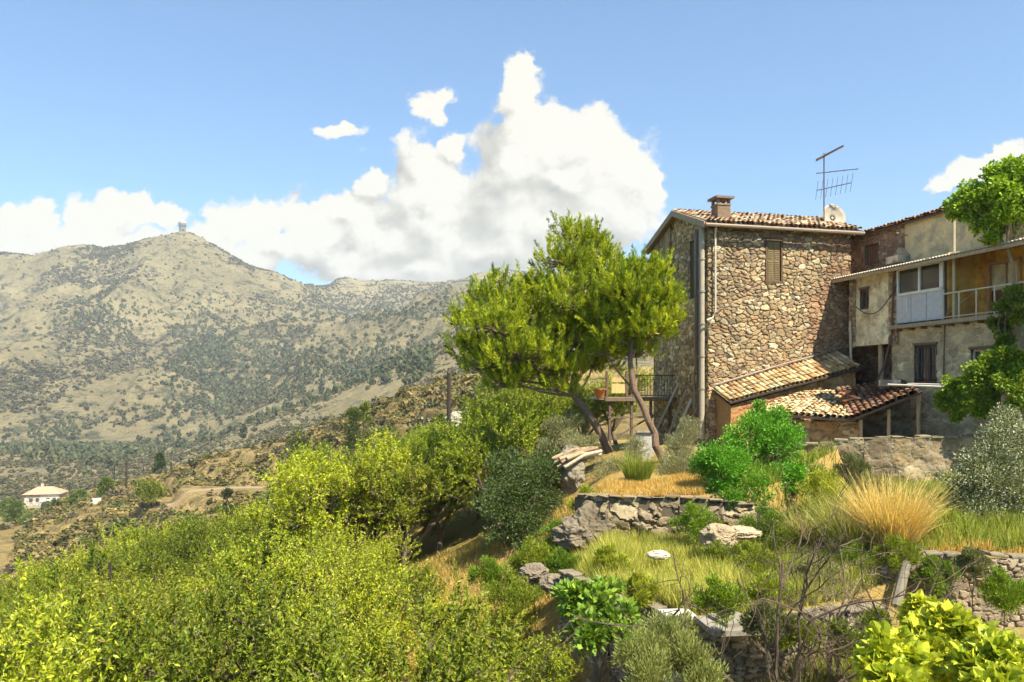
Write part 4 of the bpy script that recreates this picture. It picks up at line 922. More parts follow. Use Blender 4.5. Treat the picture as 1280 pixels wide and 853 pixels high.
# orchard: rows of trees down the slope on the left
r = np.random.default_rng(42); n_or = 0
limit_px = np.array([-200, 0, 130, 200, 330, 380, 440, 500, 560, 640, 700]); limit_d = np.array([34, 36, 40, 43, 44, 45, 47, 50, 50, 48, 46.])
def blocked(px, d):
    if 505 < px < 668 and 24.5 < d < 30.5: return True          # open dry ground
    if px > 625 and d > 14.5: return True
    if px > 560 and d > 31 and d < 36: return True
    return False
cells = []
for iy, y in enumerate(np.arange(10.2, 52, 3.5)):
    for x in np.arange(-36, 4, 3.6):
        xx = x + (iy % 2) * 1.6 + r.uniform(-1.0, 1.0); yy = y + r.uniform(-.9, .9); px = xx / yy * F + HX
        if px < -150 or px > 668 or yy > np.interp(px, limit_px, limit_d) or blocked(px, yy): continue
        if r.random() < .09 and yy > 13: continue
        cells.append((px, yy))
for (px, d) in cells:
    k = 'orchard_dark' if (vnoise(px / 90., d / 9., s=5) > .12) else ('tall' if px > 430 and d > 33 else 'orchard')
    if px > 330 and d > 26 and r.random() < .45: k = 'tall'
    if px < 110 or d < 13.5: k = 'orchard_dark' if r.random() < .65 else 'orchard'
    lab = {'orchard': 'yellow-green thin-leaved orchard tree in the dense canopy on the lower slope', 'orchard_dark': 'darker olive-green orchard tree among the brighter ones on the lower slope', 'tall': 'bright green leafy tree in the upper row of the orchard by the hillside'}[k]
    sc_ = r.uniform(.75, 1.15) * (.85 if d < 13 else 1)
    p = G(px, d, -.05)
    if d < 30:                                   # the crowns step down the slope with the ground
        zt = -(np.interp(px, [-150, 0, 130, 300, 420, 500, 530, 668], [765, 748, 700, 660, 640, 670, 708, 722]) - HY) / F * d
        sc_ = min(sc_ * 1.15, (zt - p[2]) / 4.0)
        if sc_ < .6: p[2] -= (.6 - sc_) * 4; sc_ = .6
        sc_ *= r.uniform(.88, 1.06) * (.82 if px > 490 else 1)
    else:
        zt = -(np.interp(px, [-150, 0, 130, 200, 270, 330, 390, 430, 500, 560, 620, 700], [745, 722, 686, 658, 638, 640, 596, 566, 552, 548, 526, 508]) - HY) / F * d
        sc_ = min(r.uniform(1.2, 1.55), (zt - p[2]) / 4.0)
        if sc_ < .5: p[2] -= (.5 - sc_) * 4; sc_ = .5
    plant_tree(k, int(r.integers(3)), p, lab, {'orchard': 'yellow-green orchard trees', 'orchard_dark': 'olive-green orchard trees', 'tall': 'bright green trees above the orchard'}[k], sc_, r.uniform(0, 6.28)); n_or += 1
print('orchard trees', n_or)
for (px, d, s_, k, lab) in ((548, 32.5, 1.05, 'orchard', 'many-stemmed tree with visible dark trunks behind the orange dry ground'), (600, 35, 1.15, 'tall', 'bright green tree right behind the many-stemmed tree, below the pine'),
        (640, 40, 1.2, 'tall', 'bright green tree under the left edge of the pine crown'), (500, 33, 1.05, 'orchard_dark', 'olive-green rounded tree left of the many-stemmed tree'),
        (685, 41, 1.0, 'tall', 'bright green tree directly under the middle of the pine crown'), (725, 43, .95, 'orchard_dark', 'dull green tree half hidden behind the left pine trunk'), (770, 44, .95, 'tall', 'green tree seen through the posts beneath the raised deck')):
    plant_tree(k, 1, G(px, d), lab, {'orchard': 'yellow-green orchard trees', 'orchard_dark': 'olive-green orchard trees', 'tall': 'bright green trees above the orchard'}[k], s_, px)

# generic leafy thing made of lobes: (px, v, radius_px, d)
def lobed(name, label, cat, lobes, n_leaf, L, Wd, c0, c1, mt=None, seed=0, base=None, sub=10, up=.2, stems=True, barkc=(.18, .14, .09), group=None, leafname='foliage', stem_r=.05, fl=None, droop=0, ysq=1.0, tight=.42):
    r = np.random.default_rng(seed + 500); mt = mt or M_leaf
    cs = np.array([P(u, v, d) for (u, v, rp, d) in lobes]); rs = np.array([rp / F * d for (u, v, rp, d) in lobes])
    base = cs[0] - UP * rs[0] if base is None else np.asarray(base, float)
    root = thing(name, label, cat, base, group); lf = MB(); wd = MB()
    w = rs ** 2; w /= w.sum(); hub = base * .45 + (w[:, None] * cs).sum(0) * .55
    if stems: wd.tube(curve(base, hub, r, .04, 6), np.linspace(stem_r, stem_r * .6, 6), 7, barkc)
    for c, rr, wi in zip(cs, rs, w):
        d = unit(r, sub); q = c + d * (rr * r.uniform(.35, .85, sub))[:, None] * np.array([1, ysq, 1]); n = max(8, int(n_leaf * wi / sub))
        for k in range(sub):
            g = r.normal(0, 1, (n, 3)); g /= np.maximum(np.linalg.norm(g, axis=1, keepdims=True), 1e-6); ps = q[k] + g * (rr * tight * r.random(n)[:, None] ** .45) * np.array([1, ysq, 1])
            out = g * .8 + d[k] * .5 + unit(r, n) * .7 + np.array([0, 0, up - droop]); cl = leafcol(r, n, c0, c1) * r.uniform(.85, 1.15)
            if fl is not None: cl = np.where(r.random(n)[:, None] < fl[0], np.array(fl[1]) * r.uniform(.7, 1.1, n)[:, None], cl)
            leaves(lf, ps, out, unit(r, n) + g * .8 + UP * .6, L * r.uniform(.6, 1.3, n), Wd * r.uniform(.7, 1.2, n), cl)
        if stems:
            cc = curve(hub, c, r, .08, 6); wd.tube(cc, np.linspace(stem_r * .6, stem_r * .3, 6), 6, barkc)
            for k in range(0, sub, 2): wd.tube(curve(c, q[k], r, .1, 3), [stem_r * .4, stem_r * .25, .006], 4, barkc, cap=False)
    if stems: reloc(wd.build('stem', M_bark), root)
    reloc(lf.build(leafname, mt), root)
    return root

# ------------------------------------------------------------------ the two pines
def pine(label, lobes, trunk, seed, ntuft, tr=.17):
    r = np.random.default_rng(seed); T = np.array([P(*t) for t in trunk]); root = thing('pine_tree', label, 'pine tree', T[0], 'pines leaning beside the stone house')
    wd = MB(); lf = MB(); tt = np.linspace(0, 1, 14); idx = np.linspace(0, 1, len(T))
    C = np.stack([np.interp(tt, idx, T[:, k]) for k in range(3)], 1); C[1:-1] += r.normal(0, .05, (12, 3))
    wd.tube(C, np.linspace(tr, tr * .38, 14), 9, (.17, .11, .07))
    cs = np.array([P(u, v, d) for (u, v, rp, d) in lobes]); rs = np.array([rp / F * d for (u, v, rp, d) in lobes]) * 1.04; w = rs ** 2.2; w /= w.sum()
    for c, rr, wi in zip(cs, rs, w):
        j = int(np.argmin(np.linalg.norm(C[6:] - c, axis=1))) + 6; j = max(5, j - 2)
        wd.tube(curve(C[j], c, r, .08, 6, -.03), np.linspace(tr * .33, .03, 6), 6, (.22, .15, .10))
        n = int(ntuft * wi); g = unit(r, n); g[:, 2] = np.where(g[:, 2] < -.35, -g[:, 2] * .6, g[:, 2]); rad = r.random(n) ** .4
        cl = fbm(g[:, 0] * 2.1 + c[0], g[:, 1] * 2.1 + c[1], g[:, 2] * 2.1 + c[2], o=2, s=seed); keep = cl > -.16; g = g[keep]; rad = rad[keep]; n = len(g)
        ps = c + g * (rr * rad * (1 + .25 * cl[keep]))[:, None] * np.array([1, 1, .82])
        for k in range(0, n, 4): wd.tube(curve(c, ps[k], r, .07, 4), [.035, .025, .018, .009], 4, (.2, .14, .09), cap=False)
        ax = g * .55 + UP * .75 + unit(r, n) * .25; ax /= np.linalg.norm(ax, axis=1, keepdims=True)
        m_ = 52; t = r.random((n, m_)); sh = r.uniform(.22, .5, n) * (1 + .5 * (rad > .85) * (g[:, 2] > .2))
        pos = ps[:, None] + ax[:, None] * (t * sh[:, None])[..., None]; pos = pos.reshape(-1, 3)
        nd_ = np.repeat(ax, m_, 0) * (.55 + .8 * t.reshape(-1, 1)) + unit(r, n * m_) * .75
        base_c = np.repeat(leafcol(r, n, (.12, .19, .010), (.46, .50, .022)), m_, 0) * r.uniform(.8, 1.2, n * m_)[:, None]
        leaves(lf, pos, nd_, unit(r, n * m_), r.uniform(.11, .20, n * m_), .026, base_c, .0)
    reloc(wd.build('trunk', M_bark), root); reloc(lf.build('crown', M_needle), root); return root
pine('larger leaning pine with wide crown reaching left, left of the raised deck',
     [(612,378,30,31.5),(590,405,26,31),(592,440,28,31),(622,415,38,30),(650,395,38,31.5),(612,460,32,30.5),(652,450,44,30),(684,420,46,31.5),(640,482,32,30.5),(690,468,42,30.5),(716,300,26,32),(738,312,30,32),
      (705,335,36,31.5),(742,345,40,31.5),(690,375,38,31.5),(725,385,46,30.5),(765,365,34,32),(722,432,44,31.5),(757,410,40,32),(664,362,22,32),(740,460,34,31.5),(700,488,24,30.5),(770,440,30,32),(625,352,14,31.5)],
     [(762,566,30),(752,545,30.1),(735,515,30.3),(712,487,30.6),(700,455,31),(705,410,31.4),(720,350,31.8),(728,305,32)], 71, 5200)
pine('smaller right-hand pine with yellow-green crown touching the gable of the stone house',
     [(800,392,36,29.2),(826,378,25,29.2),(778,372,34,29.2),(815,420,30,29),(772,420,34,29.5),(795,445,24,29.5),(835,405,20,29.2),(752,400,24,29.5),(800,345,22,29.4),(826,348,16,29.2),(757,442,20,29.5)],
     [(830,578,28.3),(820,550,28.4),(802,505,28.7),(786,455,29.0),(790,410,29.2),(803,350,29.3)], 72, 2500, .15)

# ------------------------------------------------------------------ bushes, climbers, plants
lobed('evergreen_shrub', 'large dark green evergreen shrub beside the orange bank, below the pine', 'shrub', [(650,640,44,27.5),(622,620,30,27.5),(668,610,40,28),(640,590,32,28.5),(690,585,30,29),(660,668,24,26.8),(620,650,26,27)], 26000, .09, .045, (.035,.07,.014), (.11,.15,.03), M_leafd, 1, sub=16)
lobed('green_bush', 'vivid bright green bush in front of the lean-to', 'bush', [(940,590,48,23.5),(900,585,36,23.2),(975,560,34,24),(985,600,28,23.5),(935,545,30,24.2),(965,530,26,24.5),(915,625,30,22.8),(880,575,16,23.3),(950,510,10,24.5)], 38000, .085, .045, (.07,.22,.014), (.20,.42,.03), M_leaf, 2, sub=26, tight=.36)
lobed('olive_shrub', 'grey-green fine-leaved shrub left of the bright green bush, below the drainpipe', 'shrub', [(855,560,26,26.5),(850,590,28,26),(835,600,22,26),(870,600,24,25.5),(862,540,16,27)], 15000, .09, .022, (.17,.18,.07), (.34,.33,.16), M_leafd, 3, sub=16, up=.9)
lobed('olive_shrub', 'grey-green fine-leaved shrub between the trunks of the two pines', 'shrub', [(780,585,28,27.8),(760,600,22,27.5),(795,560,18,28.2),(800,605,18,27),(720,555,22,29)], 13000, .09, .022, (.16,.17,.06), (.32,.31,.14), M_leafd, 4, sub=16, up=.9)
lobed('olive_shrub', 'pale grey-green shrub left of the larger pine trunk', 'shrub', [(700,545,26,30),(722,532,20,30.5),(738,560,18,29.5),(680,565,22,29.6)], 11000, .09, .024, (.15,.16,.06), (.28,.28,.12), M_leafd, 44, sub=14, up=.7)
lobed('flecked_shrub', 'big dark shrub with small pale leaves at the right edge above the rubble wall', 'shrub', [(1245,605,46,19.5),(1215,600,34,19.8),(1265,555,40,20),(1262,650,34,19.2),(1225,645,34,19.2),(1290,620,40,19.5),(1255,525,20,20.5),(1200,630,20,19.6),(1285,670,26,18.8)], 42000, .055, .035, (.07,.10,.02), (.18,.20,.06), M_leafd, 5, sub=20, fl=(.28, (.55,.55,.38)))
lobed('climbing_plant', 'lush green climber hanging over the lower facade of the balcony house', 'climber', [(1235,470,34,24.5),(1262,455,30,24.2),(1205,485,26,25),(1180,500,16,25.4),(1270,490,30,23.8),(1225,505,20,24.6),(1195,515,12,25),(1290,470,34,24)], 26000, .10, .07, (.08,.17,.014), (.30,.38,.035), M_leaf, 6, sub=26, tight=.3, droop=.6, ysq=.5, base=Q(8.0,.6,-1.4))
lobed('ivy_column', 'narrow column of ivy climbing from the hanging climber to the balcony rail', 'climber', [(1255,430,16,25.2),(1250,405,14,25.4),(1258,385,14,25.2),(1268,370,14,24.9),(1275,395,14,24.6)], 6500, .09, .06, (.06,.12,.014), (.2,.26,.035), M_leaf, 7, sub=10, ysq=.5, base=P(1255,455,25.3))
lobed('grapevine', 'leafy vine tree spreading over the roof edge of the balcony house, top right', 'vine', [(1245,238,32,25.5),(1213,257,24,26),(1268,245,34,25),(1192,262,15,26.5),(1200,248,10,26.5),(1262,208,14,25.2),(1240,215,12,25.4),(1255,275,28,25.2),(1275,215,20,25),(1225,280,14,26),(1212,238,14,26),(1295,250,40,25),(1238,292,14,25.5),(1290,220,24,25)], 17000, .12, .09, (.10,.22,.014), (.36,.50,.04), M_leaf, 8, sub=30, tight=.26, base=Q(7.9,.28,2.5), stem_r=.07, barkc=(.34,.25,.15), droop=.3)
lobed('large_leaf_plant', 'fig-like plant with big green leaves in front of the capped wall', 'plant', [(745,765,30,13.5),(715,745,22,14),(775,775,24,13),(735,795,26,12.8),(790,800,18,12.5),(760,735,16,14.3)], 3000, .15, .10, (.08,.18,.016), (.26,.36,.04), M_leaf, 9, sub=12, base=G(745,13.3))
lobed('silver_bush', 'grey-green feathery bush at the bottom, left of the bare twiggy bush', 'bush', [(835,805,38,11),(800,820,30,10.8),(870,825,34,10.6),(850,790,24,11.4),(815,850,34,10.4),(880,860,34,10.2)], 15000, .07, .016, (.14,.17,.035), (.32,.34,.10), M_leaf, 10, sub=18, up=1.1)
for i, (u, v, s_, d, lab) in enumerate(((1185,800,36,8.5,'clump of broad yellow-green squash leaves under the rubble wall'),(1120,830,34,8,'yellow-green broad-leaved clump at the bottom, left of the squash leaves'),(1250,835,38,7.6,'broad yellow-green leaves in the bottom right corner'),(1160,770,20,9.5,'small yellow-green leafy top rising before the rubble wall'))):
    lobed('squash_plant', lab, 'plant', [(u,v,s_,d),(u-s_*.7,v+8,s_*.7,d),(u+s_*.7,v+6,s_*.7,d),(u,v+s_*.8,s_*.8,d*.96),(u-s_*.2,v-s_*.5,s_*.6,d)], 2900, .135, .115, (.18,.26,.015), (.56,.58,.05), M_leaf, 20+i, sub=9, up=.1, base=G(u,d), stem_r=.02, group='broad-leaved plants at the bottom right')
for i, (u, v, s_, d, lab) in enumerate(((1010,640,22,20,'green weedy bush at the foot of the grey yard wall'),(1045,660,24,19.5,'light green bush left of the big dry grass clump'),(985,680,24,19,'green weeds under the bright green bush'),(1000,790,20,13.2,'small green plants at the foot of the bare bush'),(900,690,18,18.5,'low green weeds at the right of the grass terrace'))):
    lobed('weed_bush', lab, 'bush', [(u,v,s_,d),(u-s_*.8,v+6,s_*.7,d),(u+s_*.8,v+4,s_*.7,d)], 5200, .07, .022, (.13,.18,.018), (.32,.34,.04), M_leaf, 30+i, sub=12, up=.9, base=G(u,d), stem_r=.015, group='weedy bushes on the terraces')
lobed('weed_bush', 'low green ivy in front of the rubble wall at its foot, right', 'bush', [(1085,790,26,13.5),(1050,800,22,13.2),(1110,810,24,13)], 5200, .08, .03, (.10,.15,.015), (.20,.23,.03), M_leaf, 39, sub=12, up=.6, base=G(1080,13.3), stem_r=.015, group='weedy bushes on the terraces')

for i, (u, v, s_, d, lab, c_) in enumerate((
    (700,672,20,23,'low green shrub between the dark evergreen and the craggy boulder',0),(735,625,16,24,'small shrub on top of the craggy boulder',1),(668,690,18,22,'weedy bush left of the rounded grey rock',1),
    (870,650,20,21.2,'green bush hiding the right half of the rough grey wall',0),
    (960,655,26,20,'green bush just below the vivid green bush',0),(940,700,20,18,'pale green weeds behind the top of the bare bush',1),(1090,610,18,23,'grey-green weeds against the yard wall above the golden grass',2),
    (1150,650,22,19.5,'green weeds right of the golden grass clump',0),(1030,610,22,22.5,'yellow-green bush before the left end of the yard wall',1),(1190,660,18,18.5,'small green weeds on the rubble wall beside the flecked shrub',1),
    (665,705,22,22.5,'leafy green shrub on the dry slope left of the capped wall',0),(640,735,24,20,'yellow-green shrub low on the dry slope left of the capped wall',1),(612,715,18,23,'small green shrub in the middle of the dry slope',0),
    (1005,590,22,24.2,'green creeper over the left end of the yard wall',0),(1065,585,16,24.3,'brownish green creeper on the face of the yard wall',2),(1120,690,18,16.6,'dry green tuft spilling over the left corner of the rubble wall',1),
    (1170,715,18,16.3,'small creeper on the middle of the rubble wall',0),(1255,735,24,15.8,'green creeper at the foot of the rubble wall near the right edge',0),(800,735,16,16.4,'weeds leaning over the capped wall beside the pillar',1),
    (1075,700,22,17.5,'green weeds hanging beside the left end of the rubble wall',0),(1020,720,24,16.8,'olive weeds on the terrace behind the bare bush',2),(960,740,22,16.2,'green weeds between the bare bush twigs',1),
    (760,700,16,19,'tall yellowish weeds at the left of the grass terrace',1),(705,700,14,21,'green shrublet above the left end of the capped wall',0),(1215,700,14,16.2,'tuft growing out of the face of the rubble wall',2),
    (900,745,22,14,'green weeds in front of the low dry stone wall',0),(960,775,22,13.2,'grey weeds at the foot of the bare bush',2))):
    cc_ = [((.09,.18,.012),(.27,.36,.03)),((.15,.21,.014),(.42,.44,.04)),((.13,.15,.05),(.30,.30,.11))][c_]
    lobed('weed_bush', lab, 'bush', [(u,v,s_,d),(u-s_*.9,v+5,s_*.7,d+.1),(u+s_*.9,v+4,s_*.75,d-.1),(u+s_*.2,v+s_*.7,s_*.8,d-.2),(u-s_*.3,v-s_*.7,s_*.4,d)], 5600, .075, .024, *cc_, M_leaf, 60+i, sub=13, up=1.0, base=G(u,d), stem_r=.015, group='weedy bushes on the terraces')
# grass
def blades(b, pos, hgt, wid, c0, c1, r, lean=.35, nseg=2):
    n = len(pos); d = unit(r, n) * lean + UP; d /= np.linalg.norm(d, axis=1, keepdims=True); side = np.cross(d, unit(r, n)); side /= np.linalg.norm(side, axis=1, keepdims=True)
    h_ = (hgt * r.uniform(.5, 1.2, n))[:, None]; side *= wid; bend = unit(r, n) * np.array([1, 1, 0]) * h_ * .25
    v = np.stack([pos - side, pos + side, pos + d * h_ * .6 + side * .7 + bend * .35, pos + d * h_ * .6 - side * .7 + bend * .35, pos + d * h_ + bend], 1)
    i = np.arange(n)[:, None] * 5; f = np.concatenate([i + np.array([[0, 1, 2, 3]]), i + np.array([[3, 2, 4, 4]])])
    b.add(v.reshape(-1, 3), f, np.repeat(leafcol(r, n, c0, c1), 5, 0))
def grass(name, label, px0, px1, d0f, d1f, n, hgt, wid, c0, c1, seed, clump=1.5, thr=-.2):
    r = np.random.default_rng(seed); px = r.uniform(px0, px1, n); d = np.array([d0f(p) for p in px]) + (np.array([d1f(p) for p in px]) - np.array([d0f(p) for p in px])) * r.random(n)
    X = (px - HX) / F * d; k = fbm(X / clump, d / clump, o=3, s=seed) > thr; px, d, X = px[k], d[k], X[k]
    pos = np.stack([X, d, np.array([gz(a, c) for a, c in zip(px, d)]) - .03], 1)
    b = MB(); blades(b, pos, hgt * (1 + .6 * fbm(X / .9, d / .9, o=2, s=seed + 1)), wid, c0, c1, r); o = b.build(name, M_straw); tag(o, label, 'grass', kind='stuff'); return o
w2 = lambda p: float(np.interp(p, UX, d2)) + .45
w4 = lambda p: float(np.interp(p, UX, d4)) - .15
grass('grass', 'tall yellow-green grass on the terrace between the walls', 705, 930, w2, w4, 46000, .55, .011, (.24,.30,.04), (.64,.58,.14), 81, thr=-.6)
grass('weeds', 'green weeds and grass on the right terraces', 930, 1110, w2, w4, 24000, .45, .011, (.2,.26,.025), (.48,.45,.1), 82, thr=-.35)
grass('dry_grass', 'orange dry grass on top of the rough grey wall', 730, 880, lambda p: w4(p) + .55, lambda p: w4(p) + 2.6, 13000, .22, .012, (.48,.33,.08), (.66,.48,.16), 83, thr=-.5)
grass('dry_grass', 'dry orange grass on open ground below the many-stemmed tree', 500, 720, lambda p: 22, lambda p: 33, 26000, .22, .014, (.40,.30,.08), (.58,.44,.14), 84, thr=-.2)
grass('dry_grass', 'dry straw grass strip along the top of the right rubble wall', 1115, 1300, lambda p: 17.1, lambda p: 20, 12000, .25, .012, (.48,.32,.08), (.66,.48,.15), 85, thr=-.5)
grass('weeds', 'mixed grass at the bottom between the shrubs', 640, 1120, lambda p: 9, lambda p: w2(p) - .7, 36000, .45, .011, (.13,.18,.02), (.40,.36,.10), 86, thr=-.1)
grass('dry_grass', 'pale dry grass under the orchard canopy', -50, 640, lambda p: 11, lambda p: 30, 36000, .35, .014, (.28,.26,.06), (.50,.40,.12), 87, thr=-.1)
grass('weeds', 'tall green weeds along the foot of the rough grey wall', 740, 930, lambda p: w4(p) - 1.3, w4, 7000, .5, .012, (.15,.20,.03), (.36,.36,.08), 88, thr=-.1)
grass('weeds', 'green and straw weeds on the slope between the rubble wall and the grey yard wall', 925, 1300, lambda p: 17.2 if p > 1100 else w2(p) + 1.5, lambda p: 25.0, 34000, .55, .012, (.14,.21,.02), (.40,.42,.08), 89, thr=-.75)
# big dry clump
def clump(name, label, c, n, L, c0, c1, seed, spread=.5, group=None):
    r = np.random.default_rng(seed); b = MB(); c = np.asarray(c, float)
    root = thing(name, label, 'ornamental grass', c, group)
    a = r.uniform(0, 6.2832, n); rd = spread * np.sqrt(r.random(n)); p = np.stack([np.cos(a) * rd, np.sin(a) * rd, np.zeros(n)], 1) + c
    out = np.stack([np.cos(a), np.sin(a), np.zeros(n)], 1) * (.12 + rd[:, None] / spread * .42) + unit(r, n) * .18; ln = (L * r.uniform(.6, 1.15, n))[:, None]
    d0 = out * .45 + UP; d0 /= np.linalg.norm(d0, axis=1, keepdims=True); sd = np.cross(d0, unit(r, n)); sd /= np.linalg.norm(sd, axis=1, keepdims=True)
    cc = leafcol(r, n, c0, c1); V_ = []; wob = unit(r, n) * .22
    
    for i, t in enumerate(np.linspace(0, 1, 6)):
        q = p + d0 * ln * t + out * ln * .30 * t ** 2.4 - UP * ln * .16 * t ** 3 + wob * ln * t ** 2; wv = .014 * (1 - t * .85); V_ += [q - sd * wv, q + sd * wv]
    v = np.stack(V_, 1); i = np.arange(n)[:, None] * 12; f = np.concatenate([i + np.array([[2 * k, 2 * k + 1, 2 * k + 3, 2 * k + 2]]) for k in range(5)])
    b.add(v.reshape(-1, 3), f, np.repeat(cc, 12, 0)); reloc(b.build('blades', M_straw), root); return root
cb_ = G(1114, 17.9)
clump('grass_clump', 'big golden dry grass clump on top of the rubble wall', cb_, 2600, 1.75, (.52,.38,.10), (.78,.62,.24), 91, .42)
clump('grass_clump', 'greener arching grass clump against the left side of the golden one', G(1070, 18.4), 1500, 1.5, (.22,.25,.05), (.42,.40,.12), 92, .55)
clump('grass_clump', 'small pale tuft left of the greener grass clump', G(1015, 19.2), 800, 1.3, (.28,.28,.07), (.5,.44,.16), 93, .35)
clump('grass_clump', 'bright grass tuft on the wall top below the deck', G(797, 25), 700, .9, (.16,.22,.03), (.3,.34,.06), 94, .35)
clump('grass_clump', 'dry tuft at the foot of the leaning stone post', G(1128, 15.2), 500, .8, (.4,.34,.1), (.6,.48,.16), 95, .3)

# bare twiggy bush
def bare(label, base, Hh, seed, nmain=7, col=(.20, .15, .10)):
    r = np.random.default_rng(seed); root = thing('bare_bush', label, 'bush', base); b = MB(); base = np.asarray(base, float)
    def grow(p, d, L, rad, lev):
        n = 6; pts = [p]; q = p.copy(); dd = d.copy()
        for i in range(n): dd = dd + r.normal(0, .17, 3) + np.array([0, 0, .03 if lev < 2 else -.03]); dd /= np.linalg.norm(dd); q = q + dd * L / n; pts.append(q.copy())
        b.tube(pts, np.linspace(rad, rad * .45, n + 1), 5 if lev < 2 else 3, np.array(col) * r.uniform(.8, 1.5), cap=False)
        if lev >= 4: return
        for k in range([4, 4, 4, 2][lev]):
            i = r.integers(2, n + 1); nd2 = dd * .6 + unit(r, 1)[0] * .85; nd2 /= np.linalg.norm(nd2); grow(np.array(pts[i]), nd2, L * r.uniform(.45, .72), rad * .5, lev + 1)
    for k in range(nmain):
        a = 6.2832 * k / nmain + r.uniform(0, .6); grow(base.copy(), np.array([math.cos(a) * .75, math.sin(a) * .5, 1.0]) / 1.3, Hh * r.uniform(.5, .75), .036, 0)
    reloc(b.build('branches', M_bark), root)
bb = G(985, 11.5); bb[2] = max(bb[2], -4.9)
bare('leafless grey bush with spreading crooked twigs at the bottom centre right', bb, 3.3, 6, 5, col=(.10,.07,.045))
bare('smaller leafless bush left of the big golden grass clump', G(1035, 14), 2.4, 9, 6, col=(.18,.13,.08))

# small things in the foreground canopy: poles
def pole(label, top, zb, rad, col=(.045, .032, .024), arms=False, cat='pole', name='utility_pole', group=None):
    top = np.asarray(top, float); bt = top.copy(); bt[2] = zb; root = thing(name, label, cat, bt, group)
    b = MB(); b.tube([bt, top], [rad, rad * .75], 8, col); reloc(b.build('shaft', M_wood), root)
    if arms:
        b = MB(); b.box(top - UP * .6, (.9, 0, 0), (0, .07, 0), (0, 0, .07), col)
        for s in (-.8, 0, .8): b.tube([top + np.array([s, 0, -.55]), top + np.array([s, 0, -.25])], .06, 6, (.3, .28, .25))
        reloc(b.build('crossarm', M_wood), root)
    return root
t = P(561, 466, 52); pole('thick dark wooden pole rising from the bright trees left of the pine', t, gz(561, 52), .16)
t = P(137, 703, 27); pole('short dark stake sticking out of the orchard canopy at left', t, gz(137, 27), .07, name='wooden_stake')
for u, vt, d, lab in ((158, 577, 210, 'tallest and leftmost utility pole on the brown hillside road'), (214, 578, 225, 'middle utility pole above the hillside road'), (268, 575, 205, 'utility pole on the hillside road nearest the two dark pines')):
    pole(lab, P(u, vt, d), gz(u, d) - .5, .32, arms=True, group='utility poles along the hillside road')
for u, vt, d, lab in ((143, 582, 240, 'thin pole just left of the tallest utility pole'), (87, 608, 235, 'thin low pole right of the red-roofed house')):
    pole(lab, P(u, vt, d), gz(u, d) - .5, .24, group='utility poles along the hillside road')

# white house with a red roof, far left
hb = np.array([(57 - HX) / F * 236, 236, gz(57, 236)]); zt_ = (HY - 645) / F * 236; hb[2] = max(zt_, gz(57, 232), gz(40, 230), gz(74, 230)) - .7
cot = thing('cottage', 'small white house with a pale red hipped roof in the valley at far left', 'house', hb)
X_ = np.array([.97, .24, 0]); Y_ = np.array([-.24, .97, 0])
b = MB(); b.box(hb + UP * .6, X_ * 4.6, Y_ * 3.3, UP * 2.0, (.52, .47, .37)); b.box(hb - UP * 2.2, X_ * 4.7, Y_ * 3.4, UP * 1.6, (.4, .34, .24)); reloc(b.build('wall', M_concrete), cot)
b = MB(); z0 = 2.55; e_ = [hb + X_ * sx * 5.2 + Y_ * sy * 3.9 + UP * z0 for sx, sy in ((-1, -1), (1, -1), (1, 1), (-1, 1))]; rg = [hb - X_ * 2 + UP * (z0 + 1.9), hb + X_ * 2 + UP * (z0 + 1.9)]
b.add(e_ + rg, [(0, 1, 5, 4), (2, 3, 4, 5), (1, 2, 5, 5), (3, 0, 4, 4), (0, 3, 2, 1)], (.46, .27, .17)); ro = reloc(b.build('roof', M_tile), cot)
b = MB(); b.box(hb + UP * 4.6 - X_ * .8, X_ * .35, Y_ * .35, UP * .7, (.5, .4, .3)); o = b.build('chimney', M_stone); o.parent = ro
for sx in (-2.9, -1.2, 1.6, 3.2):
    b = MB(); b.box(hb + X_ * sx - Y_ * 3.32 + UP * .9, X_ * .45, Y_ * .03, UP * .55, (.08, .07, .06)); reloc(b.build('window', M_wood), cot)
b = MB(); b.box(hb + X_ * 2.6 - Y_ * 5.2 + UP * .9, X_ * 2.3, Y_ * 1.7, UP * .1, (.7, .68, .62))
for sx in (.5, 4.6): b.tube([hb + X_ * sx - Y_ * 6.7 + UP * -1.6, hb + X_ * sx - Y_ * 6.7 + UP * .85], .12, 6, (.6, .55, .5))
reloc(b.build('porch', M_concrete), cot)
fb = P(119, 627, 205); 
b = MB(); b.box(fb, (1.6, .4, .1), (-.5, 2.2, .5), (0, 0, .12), (.42, .38, .3)); b.box(fb + np.array([-1.2, -3.4, -1.4]), (2.0, .2, 0), (-.2, 1.4, .2), (0, 0, .3), (.4, .35, .27)); b.box(fb - UP * .9, (1.4, .3, 0), (-.3, 1.8, 0), (0, 0, .8), (.55, .48, .36))
tag(b.build('flat_shed', M_concrete), 'tiny flat pale concrete roof beside the road right of the white house', 'shed')

# radome tower on the summit
pk = P(228, 294, 1800); pk[2] -= 4
tw = thing('radar_tower', 'round tower with a white dome on the mountain peak', 'tower', pk)
def lathe(b, c, prof, n, col):
    vs = [c + np.array([r_ * math.cos(k / n * 6.2832), r_ * math.sin(k / n * 6.2832), z_]) for r_, z_ in prof for k in range(n)]
    b.add(vs, [(i * n + k, i * n + (k + 1) % n, (i + 1) * n + (k + 1) % n, (i + 1) * n + k) for i in range(len(prof) - 1) for k in range(n)], col)
b = MB(); lathe(b, pk, [(6.6, 0), (6.6, 24), (8.2, 24), (8.2, 30)], 20, (.15, .15, .13))
for k in range(12): a = k / 12 * 6.2832; b.box(pk + np.array([6.8 * math.cos(a), 6.8 * math.sin(a), 11]), (.4, 0, 0), (0, .4, 0), (0, 0, 11), (.22, .22, .2))
reloc(b.build('tower_shaft', M_concrete), tw)
